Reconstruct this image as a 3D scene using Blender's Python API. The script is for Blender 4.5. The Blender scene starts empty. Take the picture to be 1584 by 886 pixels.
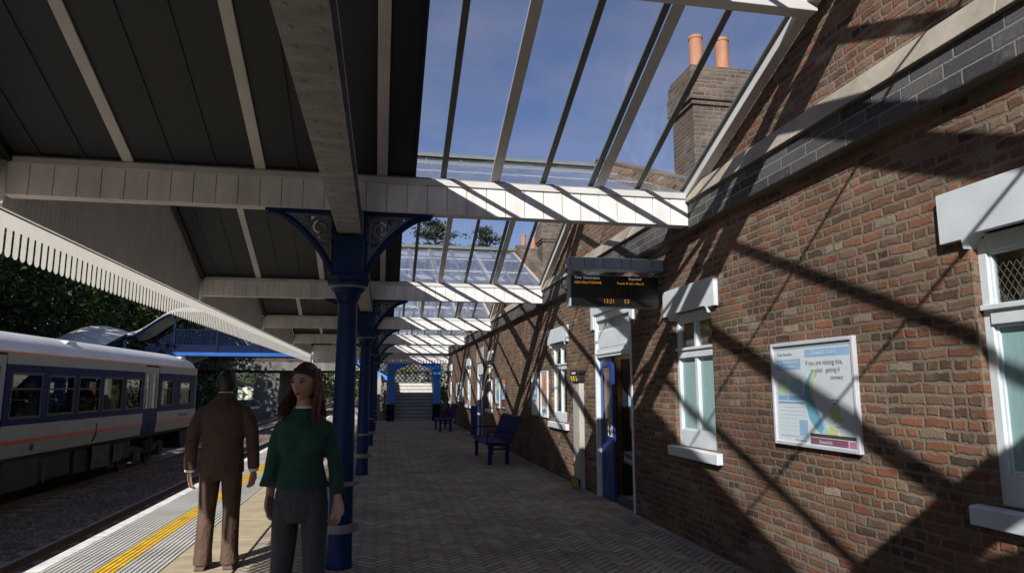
import bpy, bmesh, math, random
from mathutils import Vector, Matrix
random.seed(7)
PI = math.pi
R = math.radians
sc = bpy.context.scene
col = sc.collection

# ------------------------------------------------------------------ nodes / materials
def new_mat(name):
    m = bpy.data.materials.new(name); m.use_nodes = True
    nt = m.node_tree; nt.nodes.clear()
    out = nt.nodes.new('ShaderNodeOutputMaterial')
    return m, nt, out

def N(nt, t, **kw):
    n = nt.nodes.new(t)
    for k, v in kw.items():
        if k.startswith('i_'):
            n.inputs[k[2:].replace('_', ' ')].default_value = v
        else: setattr(n, k, v)
    return n

def math_node(nt, op, a, b=None, c=None, clamp=False):
    n = nt.nodes.new('ShaderNodeMath'); n.operation = op; n.use_clamp = clamp
    for i, v in enumerate((a, b, c)):
        if v is None: continue
        if isinstance(v, (int, float)): n.inputs[i].default_value = v
        else: nt.links.new(v, n.inputs[i])
    return n.outputs[0]

def ramp(nt, fac, stops, interp='LINEAR'):
    r = nt.nodes.new('ShaderNodeValToRGB'); r.color_ramp.interpolation = interp
    el = r.color_ramp.elements
    while len(el) > 1: el.remove(el[-1])
    el[0].position = stops[0][0]; el[0].color = (*stops[0][1], 1)
    for p, c in stops[1:]:
        e = el.new(p); e.color = (*c, 1)
    nt.links.new(fac, r.inputs[0])
    return r.outputs[0]

def mixc(nt, fac, a, b, mode='MIX'):
    n = nt.nodes.new('ShaderNodeMix'); n.data_type = 'RGBA'; n.blend_type = mode
    for s, v in ((0, fac), (6, a), (7, b)):
        if isinstance(v, (int, float)): n.inputs[s].default_value = v
        elif isinstance(v, tuple): n.inputs[s].default_value = (*v[:3], 1)
        else: nt.links.new(v, n.inputs[s])
    return n.outputs[2]

def pbr(nt, out, colr, rough=.6, metal=0., bump=None, bstr=.3, bdist=.01, spec=.5, coat=0.):
    p = nt.nodes.new('ShaderNodeBsdfPrincipled')
    if isinstance(colr, tuple): p.inputs['Base Color'].default_value = (*colr, 1)
    else: nt.links.new(colr, p.inputs['Base Color'])
    if isinstance(rough, (int, float)): p.inputs['Roughness'].default_value = rough
    else: nt.links.new(rough, p.inputs['Roughness'])
    p.inputs['Metallic'].default_value = metal
    p.inputs['Specular IOR Level'].default_value = spec
    p.inputs['Coat Weight'].default_value = coat
    if bump is not None:
        b = nt.nodes.new('ShaderNodeBump'); b.inputs['Strength'].default_value = bstr
        b.inputs['Distance'].default_value = bdist
        nt.links.new(bump, b.inputs['Height']); nt.links.new(b.outputs[0], p.inputs['Normal'])
    if out is not None: nt.links.new(p.outputs[0], out.inputs[0])
    return p

def noise(nt, scale, detail=4, rough=.55, vec=None, dim='3D'):
    n = nt.nodes.new('ShaderNodeTexNoise'); n.noise_dimensions = dim
    n.inputs['Scale'].default_value = scale; n.inputs['Detail'].default_value = detail
    n.inputs['Roughness'].default_value = rough
    if vec is None: vec = nt.nodes.new('ShaderNodeTexCoord').outputs['Object']
    nt.links.new(vec, n.inputs['Vector'])
    return n

def simple(name, c, rough=.6, metal=0., nscale=6., amt=.25, bscale=None, bstr=.2, bdist=.004, stretch=None, spec=.5, coat=0.):
    """a plain surface with uneven tone, mottled roughness and a little relief"""
    m, nt, out = new_mat(name)
    tc = nt.nodes.new('ShaderNodeTexCoord').outputs['Object']
    if stretch:
        mp = N(nt, 'ShaderNodeMapping'); mp.inputs['Scale'].default_value = stretch
        nt.links.new(tc, mp.inputs['Vector']); tc = mp.outputs[0]
    n = noise(nt, nscale, 6, .6, tc)
    lo = tuple(x*(1-amt) for x in c); hi = tuple(min(1, x*(1+amt)) for x in c)
    cc = ramp(nt, n.outputs[0], [(.3, lo), (.7, hi)])
    b = noise(nt, bscale or nscale*8, 4, .6, tc)
    rr = math_node(nt, 'MULTIPLY_ADD', b.outputs[0], .25, rough-.125, clamp=True)
    pbr(nt, out, cc, rr, metal, b.outputs[0], bstr, bdist, spec, coat)
    return m

def brick_mat(name, palette, mortar, w=.225, h=.075, jw=.006, soft=.006, wob=.012, bstr=.8, stain=.35, header=True, jvar=0., bloom=(.56, .78, .55)):
    m, nt, out = new_mat(name)
    pos = nt.nodes.new('ShaderNodeTexCoord').outputs['Object']
    sep = nt.nodes.new('ShaderNodeSeparateXYZ'); nt.links.new(pos, sep.inputs[0])
    n1 = noise(nt, 5., 3, .6, pos); n1b = noise(nt, 26., 3, .6, pos)
    sc1 = nt.nodes.new('ShaderNodeSeparateColor'); nt.links.new(n1.outputs['Color'], sc1.inputs[0])
    sc2 = nt.nodes.new('ShaderNodeSeparateColor'); nt.links.new(n1b.outputs['Color'], sc2.inputs[0])
    def wobble(base, ch):
        a = math_node(nt, 'MULTIPLY_ADD', sc1.outputs[ch], wob*2.2, -wob*1.1)
        b = math_node(nt, 'MULTIPLY_ADD', sc2.outputs[ch], wob*1.1, -wob*.55)
        return math_node(nt, 'ADD', base, math_node(nt, 'ADD', a, b))
    u = wobble(math_node(nt, 'ADD', sep.outputs[0], sep.outputs[1]), 0)
    v = wobble(sep.outputs[2], 1)
    vr = math_node(nt, 'DIVIDE', v, h); row = math_node(nt, 'FLOOR', vr)
    wn0 = N(nt, 'ShaderNodeTexWhiteNoise', noise_dimensions='1D'); nt.links.new(row, wn0.inputs['W'])
    ur = math_node(nt, 'ADD', math_node(nt, 'DIVIDE', u, w), math_node(nt, 'MULTIPLY', row, .5))
    ur = math_node(nt, 'ADD', ur, math_node(nt, 'MULTIPLY', wn0.outputs[0], .33))
    cell = math_node(nt, 'FLOOR', ur)
    fu = math_node(nt, 'FRACT', ur); fv = math_node(nt, 'FRACT', vr)
    cmb = nt.nodes.new('ShaderNodeCombineXYZ'); nt.links.new(cell, cmb.inputs[0]); nt.links.new(row, cmb.inputs[1])
    wid = N(nt, 'ShaderNodeTexWhiteNoise', noise_dimensions='3D'); nt.links.new(cmb.outputs[0], wid.inputs['Vector'])
    halves = math_node(nt, 'GREATER_THAN', wid.outputs[0], .62 if header else 2.)
    sub = math_node(nt, 'MULTIPLY', halves, math_node(nt, 'GREATER_THAN', fu, .5))
    fu2 = math_node(nt, 'FRACT', math_node(nt, 'MULTIPLY', fu, math_node(nt, 'ADD', halves, 1.)))
    ww = math_node(nt, 'DIVIDE', w, math_node(nt, 'ADD', halves, 1.))
    nt.links.new(sub, cmb.inputs[2])
    wid2 = N(nt, 'ShaderNodeTexWhiteNoise', noise_dimensions='3D')
    cmb2 = nt.nodes.new('ShaderNodeCombineXYZ')
    nt.links.new(cell, cmb2.inputs[0]); nt.links.new(row, cmb2.inputs[1])
    nt.links.new(math_node(nt, 'ADD', sub, 3.7), cmb2.inputs[2]); nt.links.new(cmb2.outputs[0], wid2.inputs['Vector'])
    du = math_node(nt, 'MULTIPLY', math_node(nt, 'MINIMUM', fu2, math_node(nt, 'SUBTRACT', 1., fu2)), ww)
    dv = math_node(nt, 'MULTIPLY', math_node(nt, 'MINIMUM', fv, math_node(nt, 'SUBTRACT', 1., fv)), h)
    d = math_node(nt, 'MINIMUM', du, dv)
    nf = noise(nt, 60., 4, .65, pos)
    d = math_node(nt, 'ADD', d, math_node(nt, 'MULTIPLY_ADD', nf.outputs[0], .009, -.0045))
    njw = noise(nt, 3.2, 4, .6, pos)
    d = math_node(nt, 'ADD', d, math_node(nt, 'MULTIPLY_ADD', njw.outputs[0], -jvar, jvar*.5))
    mask = N(nt, 'ShaderNodeMapRange', interpolation_type='SMOOTHSTEP')
    mask.inputs[1].default_value = jw; mask.inputs[2].default_value = jw+soft
    nt.links.new(d, mask.inputs[0]); mk = mask.outputs[0]
    bc = ramp(nt, wid2.outputs[0], palette)
    big = noise(nt, 1.1, 5, .6, pos)
    tone = ramp(nt, big.outputs[0], [(.3, (1-stain,)*3), (.7, (1+stain*.3,)*3)])
    fine = ramp(nt, nf.outputs[0], [(.25, (.62, .62, .62)), (.75, (1.3, 1.28, 1.25))])
    bc = mixc(nt, 1., bc, fine, 'MULTIPLY')
    # lime bloom over some bricks
    bl = noise(nt, 7., 5, .7, pos)
    blm = N(nt, 'ShaderNodeMapRange'); blm.inputs[1].default_value = bloom[0]; blm.inputs[2].default_value = bloom[1]
    nt.links.new(bl.outputs[0], blm.inputs[0])
    bc = mixc(nt, math_node(nt, 'MULTIPLY', blm.outputs[0], bloom[2]), bc, mortar)
    mc = mixc(nt, 1., mortar, fine, 'MULTIPLY')
    cc = mixc(nt, mk, mc, bc)
    cc = mixc(nt, 1., cc, tone, 'MULTIPLY')
    hgt = math_node(nt, 'MULTIPLY_ADD', nf.outputs[0], .35, math_node(nt, 'MULTIPLY', mk, 1.))
    hgt = math_node(nt, 'MULTIPLY_ADD', wid2.outputs[0], .25, hgt)
    pbr(nt, out, cc, .88, 0, hgt, bstr, .012, .25)
    return m

def glass_mat(name, tint=(.9, .94, .97), refl=1., rough=.02, haze=.0):
    m, nt, out = new_mat(name)
    tr = N(nt, 'ShaderNodeBsdfTransparent'); tr.inputs[0].default_value = (*tint, 1)
    gl = N(nt, 'ShaderNodeBsdfGlossy'); gl.inputs['Roughness'].default_value = rough
    fr = N(nt, 'ShaderNodeFresnel'); ge = N(nt, 'ShaderNodeNewGeometry')
    nt.links.new(math_node(nt, 'MULTIPLY_ADD', ge.outputs['Backfacing'], 1/1.5-1.5, 1.5), fr.inputs[0])   # the same reflectance on both faces of a pane
    f = math_node(nt, 'MULTIPLY', fr.outputs[0], refl, clamp=True)
    mx = N(nt, 'ShaderNodeMixShader'); nt.links.new(f, mx.inputs[0])
    nt.links.new(tr.outputs[0], mx.inputs[1]); nt.links.new(gl.outputs[0], mx.inputs[2])
    last = mx.outputs[0]
    if haze > 0:   # pale blue diffuse film, painting sky sheen into the pane
        df = N(nt, 'ShaderNodeBsdfDiffuse'); df.inputs[0].default_value = (.62, .68, .8, 1)
        nz = noise(nt, 2.5, 5, .6)
        hz = math_node(nt, 'MULTIPLY', nz.outputs[0], haze*2)
        m2 = N(nt, 'ShaderNodeMixShader'); nt.links.new(hz, m2.inputs[0])
        nt.links.new(last, m2.inputs[1]); nt.links.new(df.outputs[0], m2.inputs[2]); last = m2.outputs[0]
    nt.links.new(last, out.inputs[0])
    return m

def emit_mat(name, c, s):
    m, nt, out = new_mat(name)
    e = N(nt, 'ShaderNodeEmission'); e.inputs[0].default_value = (*c, 1); e.inputs[1].default_value = s
    nt.links.new(e.outputs[0], out.inputs[0]); return m

def translucent_paint(name, c, t=.5):
    m, nt, out = new_mat(name)
    n = noise(nt, 5., 6, .6)
    cc = ramp(nt, n.outputs[0], [(.3, tuple(x*.9 for x in c)), (.7, c)])
    p = pbr(nt, None, cc, .55)
    tl = N(nt, 'ShaderNodeBsdfTranslucent'); nt.links.new(cc, tl.inputs[0])
    mx = N(nt, 'ShaderNodeMixShader'); mx.inputs[0].default_value = t
    nt.links.new(p.outputs[0], mx.inputs[1]); nt.links.new(tl.outputs[0], mx.inputs[2])
    nt.links.new(mx.outputs[0], out.inputs[0]); return m

def attr_mat(name, rough=.85, bscale=90., mult=None, spec=.3, bstr=.4, subsurf=False):
    m, nt, out = new_mat(name)
    a = N(nt, 'ShaderNodeAttribute', attribute_name='tone')
    pos = nt.nodes.new('ShaderNodeTexCoord').outputs['Object']
    n = noise(nt, bscale, 4, .65, pos); n2 = noise(nt, .9, 5, .6, pos)
    f = ramp(nt, n.outputs[0], [(.25, (.7, .7, .7)), (.75, (1.25, 1.25, 1.25))])
    c = mixc(nt, 1., a.outputs['Color'], f, 'MULTIPLY')
    f2 = ramp(nt, n2.outputs[0], [(.3, (.6, .6, .61)), (.7, (1.12, 1.1, 1.07))])
    c = mixc(nt, 1., c, f2, 'MULTIPLY')
    pbr(nt, out, c, rough, 0, n.outputs[0], bstr, .004, spec)
    return m

def leaf_mat(name, c1, c2, c3):
    m, nt, out = new_mat(name)
    a = N(nt, 'ShaderNodeAttribute', attribute_name='tone')
    cc = ramp(nt, a.outputs['Fac'], [(0., c1), (.55, c2), (1., c3)])
    p = pbr(nt, None, cc, .6, spec=.25)
    tl = N(nt, 'ShaderNodeBsdfTranslucent'); nt.links.new(cc, tl.inputs[0])
    mx = N(nt, 'ShaderNodeMixShader'); mx.inputs[0].default_value = .25
    nt.links.new(p.outputs[0], mx.inputs[1]); nt.links.new(tl.outputs[0], mx.inputs[2])
    nt.links.new(mx.outputs[0], out.inputs[0]); return m

M = {}
pal_wall = [(0., (.062, .043, .03)), (.12, (.16, .088, .055)), (.26, (.25, .098, .056)), (.38, (.115, .072, .048)),
            (.5, (.29, .12, .07)), (.62, (.19, .115, .072)), (.74, (.085, .057, .042)), (.85, (.235, .14, .088)), (.94, (.2, .15, .1)), (1., (.36, .29, .22))]
pal_old = [(0., (.062, .034, .024)), (.14, (.125, .058, .038)), (.28, (.19, .07, .043)), (.42, (.105, .052, .037)),
            (.56, (.225, .088, .055)), (.70, (.15, .082, .056)), (.84, (.09, .047, .036)), (.93, (.2, .13, .095)), (1., (.27, .2, .155))]
M['brick'] = brick_mat('weathered_brick', pal_wall, (.22, .175, .135), w=.21, h=.068, jw=.006, soft=.009, wob=.02, stain=.5, bstr=.55, jvar=.02, bloom=(.48, .72, .7))
M['chimney_brick'] = brick_mat('sooty_brick', [(0., (.06, .048, .04)), (.3, (.125, .085, .066)), (.6, (.095, .075, .062)), (.85, (.16, .11, .085)), (1., (.18, .145, .12))], (.17, .15, .13), stain=.4, bloom=(.48, .75, .6))
M['cornice_brick'] = brick_mat('blue_brick', [(0., (.055, .055, .06)), (.5, (.09, .09, .094)), (1., (.13, .127, .127))], (.24, .23, .22), w=.33, h=.09093, jw=.0035, soft=.005, wob=.004, bstr=.5, stain=.2, header=False)
M['dark_brick'] = brick_mat('platform_face_brick', [(0., (.04, .03, .026)), (.5, (.07, .05, .042)), (1., (.1, .075, .06))], (.08, .07, .06))
M['stone'] = simple('stone_band', (.36, .32, .26), .85, nscale=2.5, amt=.3, bscale=18, bstr=.4, bdist=.01)
M['white_paint'] = simple('window_white_paint', (.62, .67, .7), .45, nscale=3, amt=.1, bscale=60, bstr=.12)
M['grey_paint'] = simple('canopy_grey_white_paint', (.56, .555, .55), .55, nscale=1.6, amt=.14, bscale=40, bstr=.15)
M['board_paint'] = simple('cream_board_paint', (.73, .72, .705), .6, nscale=1.5, amt=.16, bscale=14, bstr=.2, stretch=(4, 4, 1))
M['gable_paint'] = simple('gable_board_paint', (.6, .595, .6), .65, nscale=1.5, amt=.12, bscale=14, bstr=.2, stretch=(4, 4, 1))
M['valance'] = translucent_paint('valance_paint', (.8, .77, .7), .62)
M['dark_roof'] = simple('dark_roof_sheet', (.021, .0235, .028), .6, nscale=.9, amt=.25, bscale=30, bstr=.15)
M['black'] = simple('black_trim', (.012, .012, .013), .5, nscale=4, amt=.2)
M['girder'] = simple('grey_girder_paint', (.27, .27, .275), .6, nscale=3.5, amt=.35, bscale=26, bstr=.5, bdist=.006, stretch=(1, 3, 1))
M['navy'] = simple('navy_gloss_paint', (.003, .022, .095), .4, nscale=3, amt=.25, bscale=50, bstr=.1, spec=.22)
M['navy_scroll'] = simple('blue_grey_iron', (.14, .16, .21), .5, nscale=6, amt=.25)
M['band'] = simple('grey_band', (.2, .2, .2), .45, nscale=6, amt=.2)
M['bar'] = simple('glazing_bar', (.13, .145, .135), .5, nscale=5, amt=.2)
M['glass'] = glass_mat('roof_glass', (.985, .99, 1.), .4, .03, .012)
M['glass_front'] = glass_mat('roof_glass_reflecting', (.97, .98, 1.), 1.4, .04, .055)  # near-slope copy of the roof glass, with more painted pale blue haze
M['clear'] = glass_mat('window_glass', (.85, .88, .88), 1., .01)
M['lead'] = simple('lead_gutter', (.16, .17, .18), .6, nscale=4)
M['terracotta'] = simple('terracotta', (.33, .155, .085), .8, nscale=3, amt=.2, bscale=30, stretch=(5, 5, 1))
M['slate'] = brick_mat('slate_roof', [(0., (.05, .05, .055)), (1., (.09, .085, .09))], (.03, .03, .03), w=.3, h=.14, jw=.002, soft=.002, wob=.003, bstr=.4)
M['frost'] = simple('frosted_teal_pane', (.27, .42, .42), .25, nscale=12, amt=.1, bscale=30, stretch=(1, 6, .6))
M['curtain'] = simple('dark_curtain', (.02, .028, .028), .8, nscale=8, amt=.5, stretch=(1, 8, .5))
M['wire'] = simple('window_wire', (.2, .17, .12), .5, nscale=8)
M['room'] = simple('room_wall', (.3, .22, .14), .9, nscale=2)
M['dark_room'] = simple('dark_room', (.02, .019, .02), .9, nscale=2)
M['door_blue'] = simple('door_blue_gloss', (.017, .042, .2), .35, nscale=2, amt=.15)
M['door_dark'] = simple('dark_door', (.012, .012, .02), .4, nscale=3)
M['tan_pane'] = simple('painted_reflection_pane', (.2, .13, .07), .2, nscale=3, amt=.4)  # tan reflection painted into the pane colour
M['steel'] = simple('grey_steel', (.42, .42, .41), .45, nscale=2, amt=.15)
M['yellow'] = simple('hazard_yellow', (.62, .42, .03), .5, nscale=6)
M['sign_grey'] = simple('grey_sign_box', (.33, .4, .46), .45, nscale=4, amt=.1)
M['screen'] = simple('led_screen', (.006, .006, .007), .25, nscale=6)
M['led'] = emit_mat('amber_led', (1., .4, .04), .3)
M['led_white'] = emit_mat('white_led', (.8, .85, .9), .16)
M['lobby_fill_panel'] = emit_mat('lobby_fill_glow', (1., .85, .65), 3.)  # glow of the added lobby fill, no lamp known there
M['lamp'] = emit_mat('fluorescent_tube', (1., .85, .6), 3.)
M['paver'] = attr_mat('herringbone_paver', .85, 70.)
M['tactile_joint'] = simple('tactile_joint', (.14, .138, .13), .95, nscale=20)
M['tactile'] = simple('tactile_concrete', (.40, .395, .38), .9, nscale=1.1, amt=.2, bscale=30, bstr=.3)
M['joint'] = simple('paving_joint', (.035, .032, .028), .95, nscale=20)
M['concrete'] = simple('concrete', (.23, .225, .21), .9, nscale=1.1, amt=.35, bscale=14, bstr=.4)
M['dark_concrete'] = simple('stained_concrete', (.12, .118, .112), .9, nscale=.9, amt=.45, bscale=9, bstr=.4, stretch=(1, 1, .35))
M['white_line'] = simple('white_line_paint', (.58, .575, .56), .75, nscale=6, amt=.25)
M['yellow_line'] = simple('yellow_line_paint', (.6, .385, .03), .75, nscale=7, amt=.3)
M['tan_slab'] = simple('tan_slab', (.33, .275, .185), .9, nscale=3, amt=.22, bscale=45, bstr=.4)
M['asphalt'] = simple('platform_asphalt', (.09, .088, .085), .95, nscale=8)
M['rail'] = simple('rail_rust', (.1, .066, .048), .7, nscale=10, bscale=40)
M['railtop'] = simple('rail_head_steel', (.42, .41, .4), .3, metal=.8, nscale=10)
M['sleeper'] = simple('sleeper', (.2, .175, .155), .95, nscale=5, amt=.4, bscale=30)
M['grass'] = simple('bank_grass', (.035, .055, .016), .95, nscale=.7, amt=.6, bscale=6, bstr=1., bdist=.15)
M['ground'] = simple('earth', (.06, .055, .035), .95, nscale=.6, amt=.4)
M['bark'] = simple('bark', (.07, .05, .038), .95, nscale=6, amt=.4, bscale=20, bstr=.8, bdist=.03, stretch=(2, 2, .4))
M['leaf'] = leaf_mat('broadleaf', (.02, .036, .011), (.042, .07, .018), (.10, .14, .028))
M['leaf2'] = leaf_mat('dark_leaf', (.014, .028, .011), (.03, .05, .017), (.07, .10, .028))
M['leaf_lime'] = leaf_mat('lime_leaf', (.06, .085, .012), (.14, .17, .02), (.26, .3, .04))
M['leaf3'] = leaf_mat('cedar_needles', (.018, .028, .015), (.034, .05, .024), (.06, .08, .035))
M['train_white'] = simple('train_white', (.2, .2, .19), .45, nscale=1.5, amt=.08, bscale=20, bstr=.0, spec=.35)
M['train_roof'] = simple('train_roof', (.5, .5, .52), .45, nscale=.8, amt=.1, bscale=12, bstr=.05)
M['train_blue'] = simple('train_blue', (.002, .010, .055), .5, nscale=1.5, amt=.1, bstr=.0, spec=.08)
M['train_orange'] = simple('train_orange', (.5, .14, .03), .4, nscale=3, amt=.1)
M['train_red'] = simple('train_red', (.42, .006, .022), .4, nscale=3, amt=.1)
M['under'] = simple('underframe_grime', (.022, .02, .018), .8, nscale=3, amt=.5)
M['under2'] = simple('underframe_panel', (.05, .046, .04), .8, nscale=3, amt=.5)
M['seat'] = simple('pale_seat_cover', (.33, .32, .3), .8, nscale=4)
M['train_glass'] = glass_mat('train_glass', (.55, .57, .5), 1.2, .01)
M['portal_blue'] = simple('bridge_bright_blue', (.035, .2, .7), .4, nscale=2, amt=.15)
M['girder_blue'] = simple('girder_mid_blue', (.014, .08, .3), .5, nscale=2, amt=.2, spec=.2)
M['bridge_navy'] = simple('bridge_dark_blue', (.003, .008, .034), .6, nscale=2, amt=.2, spec=.08)
M['bridge_roof'] = simple('bridge_roof_sheet', (.42, .43, .42), .4, nscale=1.2, amt=.3, bscale=5)
M['step'] = simple('stair_tread', (.4, .39, .36), .85, nscale=4, amt=.15)
M['bench'] = simple('bench_blue', (.008, .011, .1), .5, nscale=4, amt=.15, spec=.15)
M['skin'] = simple('skin', (.42, .235, .165), .55, nscale=5, amt=.12, bscale=160, bstr=.08, bdist=.001)
M['skin_w'] = simple('skin_fair', (.44, .25, .18), .5, nscale=5, amt=.08, bscale=180, bstr=.06, bdist=.001)
M['suit'] = simple('brown_wool', (.07, .041, .028), .85, nscale=3.5, amt=.22, bscale=8, bstr=.9, bdist=.05)
M['trouser'] = simple('brown_trouser_wool', (.085, .054, .04), .8, nscale=3.5, amt=.2, bscale=8, bstr=.9, bdist=.05, stretch=(1, 1, .6), spec=.2)
M['shoe'] = simple('brown_leather', (.06, .034, .024), .7, nscale=6)
M['shirt'] = simple('white_cotton', (.75, .75, .75), .8, nscale=6, amt=.05)
M['jumper'] = simple('green_knit', (.011, .055, .035), .9, nscale=4, amt=.18, bscale=7, bstr=.9, bdist=.05)
M['slacks'] = simple('grey_slacks', (.05, .062, .066), .85, nscale=3, amt=.18, bscale=7, bstr=.9, bdist=.05, stretch=(1, 1, .5))
M['hair_dark'] = simple('black_hair', (.012, .01, .009), .45, nscale=30, amt=.4, bscale=90, bstr=.6, bdist=.004, stretch=(1, 1, .15))
M['hair_red'] = attr_mat('auburn_hair', .5, 60., bstr=.3, spec=.4)
M['hairband'] = simple('dark_knit_band', (.022, .02, .02), .9, nscale=60, amt=.3)
M['lips'] = simple('lips', (.3, .1, .085), .45, nscale=20)
M['brow'] = simple('brow', (.04, .02, .014), .8, nscale=30)
M['eye'] = simple('eye_white', (.55, .52, .5), .3, nscale=9, amt=.05)
M['iris'] = simple('iris', (.03, .02, .012), .2, nscale=9)
M['navy_coat'] = simple('dark_coat', (.02, .022, .03), .9, nscale=5)
M['paper'] = simple('poster_paper', (.6, .66, .7), .35, nscale=3, amt=.05)
M['paper_blue'] = simple('poster_blue', (.27, .45, .64), .35, nscale=3, amt=.08)
M['paper_mid'] = simple('poster_mid_blue', (.2, .36, .55), .35, nscale=3, amt=.08)
M['paper_green'] = simple('poster_green', (.52, .58, .26), .35, nscale=6, amt=.12)
M['paper_lgreen'] = simple('poster_pale_green', (.46, .58, .42), .35, nscale=6, amt=.12)
M['paper_teal'] = simple('poster_teal', (.16, .4, .54), .35, nscale=4, amt=.1)
M['paper_sky'] = simple('poster_sky', (.38, .58, .72), .35, nscale=4, amt=.1)
M['paper_plum'] = simple('poster_plum', (.22, .09, .14), .35, nscale=4)
M['paper_pink'] = simple('poster_pink', (.42, .16, .22), .35, nscale=4)
M['paper_dark'] = simple('poster_dark', (.06, .05, .05), .4, nscale=4)
M['paper_orange'] = simple('poster_orange', (.6, .2, .06), .4, nscale=5, amt=.3)
M['paper_skin'] = simple('poster_peach', (.55, .35, .25), .4, nscale=5, amt=.3)
M['ink'] = simple('ink', (.12, .13, .15), .5, nscale=9)
M['alu'] = simple('aluminium_frame', (.5, .52, .56), .4, nscale=4, amt=.1)
M['cream_panel'] = simple('cream_panel', (.62, .66, .48), .5, nscale=3, amt=.08)

# ballast
def ballast_mat():
    m, nt, out = new_mat('ballast')
    pos = nt.nodes.new('ShaderNodeTexCoord').outputs['Object']
    v = N(nt, 'ShaderNodeTexVoronoi'); v.inputs['Scale'].default_value = 16.; nt.links.new(pos, v.inputs['Vector'])
    s = nt.nodes.new('ShaderNodeSeparateColor'); nt.links.new(v.outputs['Color'], s.inputs[0])
    c = ramp(nt, s.outputs[0], [(0., (.1, .078, .07)), (.5, (.21, .16, .145)), (1., (.33, .27, .245))])
    b = noise(nt, .7, 5, .6, pos)
    t = ramp(nt, b.outputs[0], [(.3, (.6, .58, .56)), (.7, (1.1, 1.05, 1.)),])
    c = mixc(nt, 1., c, t, 'MULTIPLY')
    inv = math_node(nt, 'SUBTRACT', 1., v.outputs['Distance'])
    pbr(nt, out, c, .95, 0, inv, 1., .05, .2)
    return m
M['ballast'] = ballast_mat()
M['stones'] = attr_mat('ballast_stone', .95, 60., spec=.2)

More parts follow.
